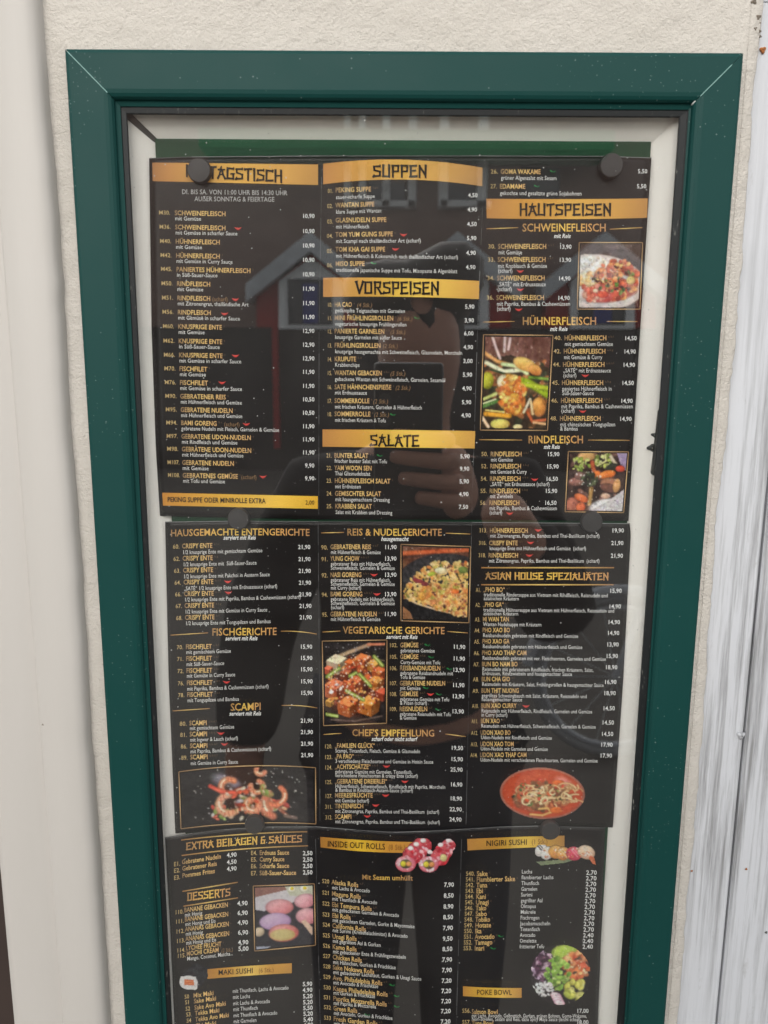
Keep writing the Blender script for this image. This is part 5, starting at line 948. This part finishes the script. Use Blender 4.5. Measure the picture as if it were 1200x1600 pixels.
# inside-out rolls
p = Print(104, 60, (120, 40, 46), 37); p.m = np.zeros((60, 104), bool)
for x, y, r in ((.46, .22, .16), (.88, .2, .12), (.38, .36, .17), (.8, .38, .15), (.3, .5, .17), (.74, .54, .16)):
    q = p.ell(x, y, r, .26 * r / .16, (204, 62, 74), .3, hi=(226, 110, 116), edge=(150, 40, 52)); p.m |= q; p.bits(26, in_ell(x, y, r, .2), .03, [(216, 82, 92), (236, 160, 166), (190, 44, 56)])
for x, y in ((.47, .07), (.88, .05), (.36, .18), (.75, .18), (.27, .3), (.58, .4)): p.m |= p.ell(x, y, .05, .07, (240, 228, 226))
for x, y, r in ((.19, .76, .175), (.56, .76, .17)):
    q = p.ell(x, y, r, .25, (222, 128, 142), 0, hi=(240, 180, 188), edge=(196, 66, 84)); p.m |= q; p.bits(50, in_ell(x, y, r * .85, .21), .022, [(240, 206, 210), (226, 160, 170)]); p.ell(x, y, r * .55, .14, (92, 80, 60)); p.ell(x - .04, y, .05, .09, (206, 186, 60)); p.ell(x + .05, y, .05, .08, (214, 138, 80))
p.ell(.8, .56, .06, .12, (206, 190, 130)); put(S3, [(616, 1309), (712, 1311), (712, 1364), (616, 1362)], p, life=.6)
# nigiri on a leaf
p = Print(104, 40, (40, 40, 40), 41); A = p.poly([(0, .78), (.5, .66), (1, .3), (.96, .42), (.5, .86), (.1, .98)], (128, 140, 108)); p.m = A
for x, y, r, cc, st in ((.1, .26, .1, (226, 220, 214), (60, 56, 56)), (.2, .4, .11, (230, 222, 216), (226, 200, 170)), (.34, .34, .13, (226, 150, 80), (240, 190, 130)), (.46, .42, .12, (228, 150, 84), (242, 198, 150)), (.64, .42, .14, (206, 70, 92), (232, 140, 150)), (.84, .36, .16, (226, 176, 150), (242, 214, 200))):
    p.m |= p.ell(x, y, r, .34, cc, .5); p.line([(x - .05, y - .2), (x + .06, y + .16)], .014, st); p.line([(x - .02, y - .24), (x + .09, y + .1)], .01, st)
p.m |= p.poly([(.9, .5), (.98, .62), (1, .96), (.94, .9), (.88, .66)], (214, 116, 76)); p.bits(40, in_ell(.5, .4, .45, .25), .014, [(240, 226, 214), (200, 120, 90)]); put(S3, [(836, 1320), (931, 1320), (931, 1353), (836, 1353)], p)
# poke bowl
p = Print(92, 92, (40, 34, 38), 43); p.m = p.ell(.5, .5, .5, .5, (60, 52, 54), soft=.02); p.ell(.5, .5, .48, .48, (44, 36, 40), soft=.03)
p.ell(.58, .14, .25, .14, (158, 182, 72)); [p.line([(.38 + .07 * i, .22), (.44 + .07 * i, .03)], .006, (206, 216, 130)) for i in range(6)]
p.bits(150, in_ell(.2, .34, .17, .24), .03, [(86, 50, 74), (120, 78, 104), (62, 36, 56), (190, 160, 180)], 2.4); p.bits(90, in_ell(.76, .34, .22, .22), .055, [(226, 116, 70), (214, 92, 62), (238, 150, 104)], 1.4); p.bits(60, in_ell(.8, .36, .18, .16), .02, [(240, 190, 150), (80, 60, 50)])
p.bits(80, in_ell(.44, .48, .2, .26), .038, [(140, 176, 76), (116, 156, 62), (166, 194, 100)], 1.4); p.bits(150, in_ell(.2, .74, .18, .14), .02, [(240, 238, 236), (214, 210, 210), (230, 228, 226)], 1.8); p.bits(30, in_ell(.2, .73, .16, .12), .01, [(40, 36, 36)]); p.bits(40, in_ell(.74, .74, .2, .17), .06, [(190, 182, 84), (150, 156, 60), (214, 206, 120)], 1.3)
for i in range(4): p.ell(.42 + .02 * i, .84 + .04 * i, .10, .055, (232, 206, 212), .2, edge=(196, 70, 110))
put(S3, [(829, 1476), (923, 1476), (923, 1570), (829, 1570)], p)

# ------------------------------------------------------------------ the sheets themselves
def build_sheet(s, label, loc):
    root = thing('menu_sheet', label, 'menu', tuple(s.at(*loc)), 'three-fold menu sheets pinned in the case')
    b = MB(); nu, nv = 18, 70; v = []; f = []
    for k in range(3):
        for j in range(nv + 1):
            for i in range(nu + 1):
                if k and i == 0: continue
                u = i / nu; q = j / nv
                def edge(poly):
                    y = poly[:, 1].mean()
                    for _ in range(3):
                        x = s.xe(k, y) * (1 - u) + s.xe(k + 1, y) * u; y = np.interp(x, poly[:, 0], poly[:, 1])
                    return float(y)
                y = edge(s.top) * (1 - q) + edge(s.bot) * q; x = s.xe(k, y) * (1 - u) + s.xe(k + 1, y) * u
                v.append((k, i, j, x, y))
    ids = {}
    for n, (k, i, j, x, y) in enumerate(v):
        ids[k, i, j] = n
        if i == nu: ids[k + 1, 0, j] = n
    P = s.at([r[3] for r in v], [r[4] for r in v])
    for k in range(3):
        for j in range(nv):
            for i in range(nu): f.append((ids[k, i, j], ids[k, i, j + 1], ids[k, i + 1, j + 1], ids[k, i + 1, j]))
    b.add(P, f); o = b.build('paper', M['paper'], root, smooth=True, fix=False)
    m = o.modifiers.new('thickness', 'SOLIDIFY'); m.thickness = 0.0003; m.offset = -1.0
    made = {}
    ylo, yhi = s.top[:, 1].max() + 2, min(s.bot[:, 1].min() - 2, 1760)
    for k in (1, 2):                                        # worn white fold lines, broken up
        mb = s.new('fold_crease'); y = ylo
        while y < yhi:
            L = random.uniform(6, 40); y2 = min(y + L, yhi); g_ = random.uniform(60, 128)
            s.rule(mb, [(float(s.xe(k, y)), y), (float(s.xe(k, y2)), y2)], random.uniform(0.5, 0.95), [(0, (g_, g_, g_)), (1, (g_ * .9, g_ * .9, g_ * .9))]); y = y2 + random.choice([0, 0, 1, 5])
    mb = s.new('cut_edge'); t = s.top
    for a, c in zip(t[:-1], t[1:]):
        g_ = random.uniform(84, 150); s.rule(mb, [(a[0], a[1] + .7), (c[0], c[1] + .7)], 0.9, [(0, (g_, g_, g_)), (1, (g_, g_, g_))])
    for name, mb, par in s.parts:
        if not mb.v: continue
        o = mb.build(name, M['photo' if name == 'food_photo' else 'ink'], made[id(par)] if par is not None else root, fix=False)
        made[id(mb)] = o
    return root
build_sheet(S1, 'top black menu sheet with wide gold banners above lunch, soup and salad lists', (500, 812))
build_sheet(S2, 'middle black menu sheet with pictures of flying shrimps, tofu and an orange noodle plate', (500, 1296))
build_sheet(S3, 'bottom black menu sheet with sushi rolls, its left edge curling forward', (500, 1600))

# ------------------------------------------------------------------ magnets
def magnet(label, px, py, sheet, r=0.0061, h=0.0035):
    d = -BOARD_Y + 0.15 * float(sheet.depth(px, py)) + 0.0008
    k = thing('magnet', label, 'magnet', tuple(un(px, py, -d)), 'round magnets holding the menu sheets')
    b = MB(); n = 40; c = un(px, py, -d - h); v = []; f = []
    ring_ = [(r * 0.99, 0), (r, 0.0006), (r * 0.985, h - 0.0012), (r * 0.955, h - 0.0004), (r * 0.90, h), (r * 0.3, h + 0.0002)]
    for rr, hh in ring_:
        for i in range(n):
            a = 2 * math.pi * i / n; v.append((c[0] + rr * math.cos(a), -d - hh, c[2] + rr * math.sin(a)))
    for q in range(len(ring_) - 1):
        for i in range(n): f.append((q * n + i, q * n + (i + 1) % n, (q + 1) * n + (i + 1) % n, (q + 1) * n + i))
    f.append(tuple(range(n))[::-1]); f.append(tuple(range((len(ring_) - 1) * n, len(ring_) * n)))
    b.add(v, f); b.build('magnet_cap', M['magnet'], k)
magnet('round dark grey magnet covering the start of the lunch banner', 310.5, 265.5, S1)
magnet('round dark magnet at the top right, above the gold main dishes banner', 956, 258, S1)
magnet('round grey magnet between the extra soup strip and the duck dishes heading', 372, 811.5, S2, 0.0060)
magnet('round grey magnet just below the beef and rice picture', 925.5, 816, S2, 0.0060)
magnet('round dark magnet below the flying shrimps, over the side dishes heading', 396.8, 1290.5, S3, 0.0058)
magnet('round dark magnet over the right end of the nigiri sushi banner', 860.5, 1299.5, S3, 0.0058)
bpy.data.objects.remove(_fo, do_unlink=True); bpy.data.curves.remove(_fc)
# ------------------------------------------------------------------ the street behind the camera, which the glass reflects
GLASS_Y = -0.0700
def rp(px, py, Yw):
    p = un(px, py, 2 * GLASS_Y - Yw); return float(p[0]), float(p[2])
YH = -12.0
def rect(b, x0, y0, x1, y1, ya, yb):
    """box whose mirror image spans the photo's pixels x0..x1, y0..y1"""
    (a, t), (c, q) = rp(x0, y0, YH), rp(x1, y1, YH); b.box(a, c, ya, yb, q, t)
hs = thing('street_house', 'brown house across the street with three red gables, mirrored in the case glass', 'house', (0, YH, 0))
b = MB(); x0, zt = rp(150, 110, YH); x1, _ = rp(1110, 110, YH); b.box(x0, x1, YH - 6, YH - 0.4, 0, zt); b.build('wall', M['facade'], hs)
b = MB(); _, zb = rp(600, 512, YH); b.box(x0, x1, YH - 0.4, YH - 0.05, 0, zb); b.build('ground_floor', M['ground_floor'], hs)  # dark base colour stands for the shadow over the ground floor
b = MB(); rect(b, 426, 512, 438, 700, YH - 0.05, YH + 0.1); b.build('post', M['red'], hs)
b = MB(); rect(b, 322, 216, 945, 248, YH - 0.4, YH + 0.5); b.build('awning', M['awning'], hs)
for xx in (536, 560, 598, 640, 690, 752): 
    b = MB(); rect(b, xx, 150, xx + 11, 318, YH - 0.4, YH - 0.2); b.build('window_post', M['white'], hs)
for xa, xb in ((575, 634), (700, 760), (820, 880)):
    b = MB(); rect(b, xa, 252, xb, 306, YH - 0.42, YH - 0.3); b.build('window_pane', M['pane'], hs)
b = MB(); rect(b, 545, 308, 650, 318, YH - 0.4, YH - 0.2); b.build('window_sill', M['white'], hs)
b = MB(); rect(b, 690, 308, 770, 318, YH - 0.4, YH - 0.2); b.build('window_sill', M['white'], hs)
for cx in (486, 713, 940):
    b = MB(); P = [rp(cx + dx, y, YH) for dx, y in ((-86, 512), (-86, 458), (0, 392), (86, 458), (86, 512))]; b.prism(P, 'y', YH - 0.4, YH - 0.05); b.build('gable_wall', M['red'], hs)
    b = MB()
    for sg in (-1, 1):
        P = [rp(cx + sg * dx, y, YH) for dx, y in ((0, 366), (98, 446), (98, 474), (0, 396))]; b.prism(P, 'y', YH - 0.3, YH + 0.25)
    b.build('gable_roof', M['roof'], hs)
    b = MB(); P = [rp(cx + dx, y, YH) for dx, y in ((-50, 514), (-50, 440), (0, 404), (50, 440), (50, 514))]; b.prism(P, 'y', YH - 0.06, YH + 0.06); b.build('window_frame', M['white'], hs)
    b = MB(); rect(b, cx - 36, 436, cx + 34, 508, YH - 0.02, YH + 0.08); o = b.build('window_pane', M['pane'], hs)
    b = MB(); rect(b, cx - 12, 444, cx + 12, 506, YH + 0.0, YH + 0.1); b.build('curtain', M['blue'], hs)

# a bicycle leaning far side of the pavement, only its wheel shows in the glass
bk = thing('bicycle', 'parked bicycle whose metal mudguard shines in the lower right of the glass', 'bicycle', (1.4, -2.6, 0))
def tube(b, pts, r, n=8, closed=False):
    pts = [np.array(p, float) for p in pts]; v = []; f = []; m = len(pts)
    for i, p in enumerate(pts):
        d = pts[(i + 1) % m if closed else min(i + 1, m - 1)] - pts[(i - 1) % m if closed else max(i - 1, 0)]; d /= np.linalg.norm(d) + 1e-9
        a = np.cross(d, [0.0, 1, 0] if abs(d[1]) < .9 else [1, 0, 0]); a /= np.linalg.norm(a); c = np.cross(d, a)
        for k in range(n): t = 2 * math.pi * k / n; v.append(p + r * (math.cos(t) * a + math.sin(t) * c))
    for i in range(m if closed else m - 1):
        for k in range(n): f.append((i * n + k, i * n + (k + 1) % n, ((i + 1) % m) * n + (k + 1) % n, ((i + 1) % m) * n + k))
    b.add(v, f)
BX, BY = 0.94, -2.6
def circ(cx, r, a0=0, a1=2 * math.pi, n=40, end=False): return [(cx + r * math.cos(a0 + (a1 - a0) * i / (n - (1 if end else 0))), BY, 0.35 + r * math.sin(a0 + (a1 - a0) * i / (n - (1 if end else 0)))) for i in range(n)]
for cx in (BX, BX + 1.05):
    b = MB(); tube(b, circ(cx, .325), .022, 10, True); o = b.build('wheel', M['rubber'], bk, smooth=True)
    b = MB(); tube(b, circ(cx, .295), .012, 8, True)
    for k in range(14): a = math.pi * 2 * k / 14; tube(b, [(cx, BY, .35), (cx + .295 * math.cos(a), BY, .35 + .295 * math.sin(a))], .0018, 5)
    b.build('rim', M['chrome'], o, smooth=True)
    b = MB(); tube(b, circ(cx, .362, .2, 3.0, 24, True), .024, 8); b.build('mudguard', M['chrome'], bk, smooth=True)
b = MB(); hub0, hub1 = (BX, BY, .35), (BX + 1.05, BY, .35); st, sd, bb = (BX + .18, BY, .95), (BX + .78, BY, .85), (BX + .6, BY, .33)
for q in ((hub0, st), (st, bb), (bb, sd), (sd, (BX + .22, BY, .82)), (bb, hub1), (sd, hub1)): tube(b, q, .016)
b.build('bicycle_frame', M['chrome'], bk, smooth=True)
b = MB(); tube(b, [(BX + .2, BY - .3, 1.02), (BX + .16, BY - .1, 1.05), (BX + .16, BY + .1, 1.05), (BX + .2, BY + .3, 1.02)], .012); b.build('handlebar', M['chrome'], bk, smooth=True)
b = MB(); blob(b, (BX + .8, BY, .95), .12, 8, .8); b.build('saddle', M['rubber'], bk, smooth=True)

# the photographer: a person in a dark jacket holding a phone, just behind the camera
def skin(name, verts, edges, mat, parent, sub=2, root=0):
    me = bpy.data.meshes.new(name); me.from_pydata([v[:3] for v in verts], edges, []); o = link(name, me, mat, parent)
    m = o.modifiers.new('skin', 'SKIN'); m.use_smooth_shade = True
    for i, v in enumerate(verts):
        sv = me.skin_vertices[0].data[i]; r = v[3]; sv.radius = (r, r) if not isinstance(r, tuple) else r
    me.skin_vertices[0].data[root].use_root = True
    q = o.modifiers.new('smooth', 'SUBSURF'); q.levels = sub; q.render_levels = sub
    return o
pe = thing('person', 'person in a dark jacket holding up a phone, seen mirrored in the case glass', 'person', (0.05, -0.95, 0))
PY = -0.95
V = [(.05, PY, .92, (.16, .12)), (.05, PY, 1.12, (.14, .10)), (.05, PY, 1.30, (.17, .11)), (.05, PY + .01, 1.42, (.06, .06)), (.055, PY + .02, 1.50, (.055, .06)), (.055, PY + .035, 1.56, (.075, .09)), (.055, PY + .03, 1.64, (.07, .085)), (.055, PY + .02, 1.69, (.04, .05)),
     (.22, PY, 1.34, .065), (.30, PY + .05, 1.14, .048), (.17, PY + .33, 1.345, .036), (.135, PY + .40, 1.40, .030),
     (-.12, PY, 1.34, .065), (-.22, PY, 1.12, .048), (-.24, PY + .05, .9, .036), (-.24, PY + .08, .80, .034),
     (.14, PY, .86, .10), (.15, PY + .01, .48, .07), (.15, PY, .09, .045), (.15, PY + .14, .045, .04), (-.04, PY, .86, .10), (-.05, PY + .01, .48, .07), (-.05, PY, .09, .045), (-.05, PY + .14, .045, .04)]
ED = [(0, 1), (1, 2), (2, 3), (3, 4), (4, 5), (5, 6), (6, 7), (2, 8), (8, 9), (9, 10), (10, 11), (2, 12), (12, 13), (13, 14), (14, 15), (0, 16), (16, 17), (17, 18), (18, 19), (0, 20), (20, 21), (21, 22), (22, 23)]
skin('body', V, ED, M['skin'], pe)
J = [(x, y, z, (r[0] + .03, r[1] + .03) if isinstance(r, tuple) else r + .024) for x, y, z, r in (V[0], V[1], V[2], (.05, PY, 1.40, .07), V[8], V[9], V[10], V[12], V[13], V[14])]
skin('jacket', J, [(0, 1), (1, 2), (2, 3), (2, 4), (4, 5), (5, 6), (2, 7), (7, 8), (8, 9)], M['cloth'], pe)
skin('trousers', [(x, y, z, r + .02) for x, y, z, r in ((.05, PY, .9, .12), V[16], V[17], V[18], V[20], V[21], V[22])], [(0, 1), (1, 2), (2, 3), (0, 4), (4, 5), (5, 6)], M['trousers'], pe)
b = MB(); blob(b, (.055, PY - .005, 1.655), .105, 10, 1.05); b.build('hair', M['hair'], pe, smooth=True)
# right hand round the lower half of the phone: palm behind it, fingers lying across its back
PHY = -0.4945
HV = [(.095, PHY - .05, 1.385, (.022, .030)), (.082, PHY - .034, 1.43, (.016, .036)), (.066, PHY - .026, 1.47, (.014, .034))]; HE = [(0, 1), (1, 2)]
skin('hand_palm', HV, HE, M['skin'], pe)
for i, (z, ln) in enumerate(((1.478, .95), (1.455, 1.05), (1.432, 1.0), (1.411, .8))):
    x = .066 + .006 * i
    F = [(x + .002, PHY - .022, z, .0095), (x + .004, PHY + .004, z + .001, .0100), (x - .016 * ln, PHY + .0160, z + .003, .0094), (x - .044 * ln, PHY + .0165, z + .006, .0086), (x - .064 * ln, PHY + .0155, z + .008, .0072)]
    skin('finger', F, [(0, 1), (1, 2), (2, 3), (3, 4)], M['skin'], pe)
skin('thumb', [(.07, PHY - .03, 1.45, .012), (.04, PHY - .02, 1.475, .011), (.014, PHY - .016, 1.50, .009)], [(0, 1), (1, 2)], M['skin'], pe)
ph = thing('phone', 'dark smartphone held up by the person in the reflection', 'phone', (.028, PHY, 1.39))
box = MB(); box.box(-.0115, .063, PHY - .0042, PHY + .0042, 1.402, 1.562); box.build('phone_body', M['phone'], ph, bevel=0.004)
for zz in (1.522, 1.50):
    b = MB(); b.prism([(.0 + .007 * math.cos(t), zz + .007 * math.sin(t)) for t in np.linspace(0, 2 * math.pi, 24, endpoint=False)], 'y', PHY + .0042, PHY + .0058); b.build('lens_ring', M['steel'], ph)
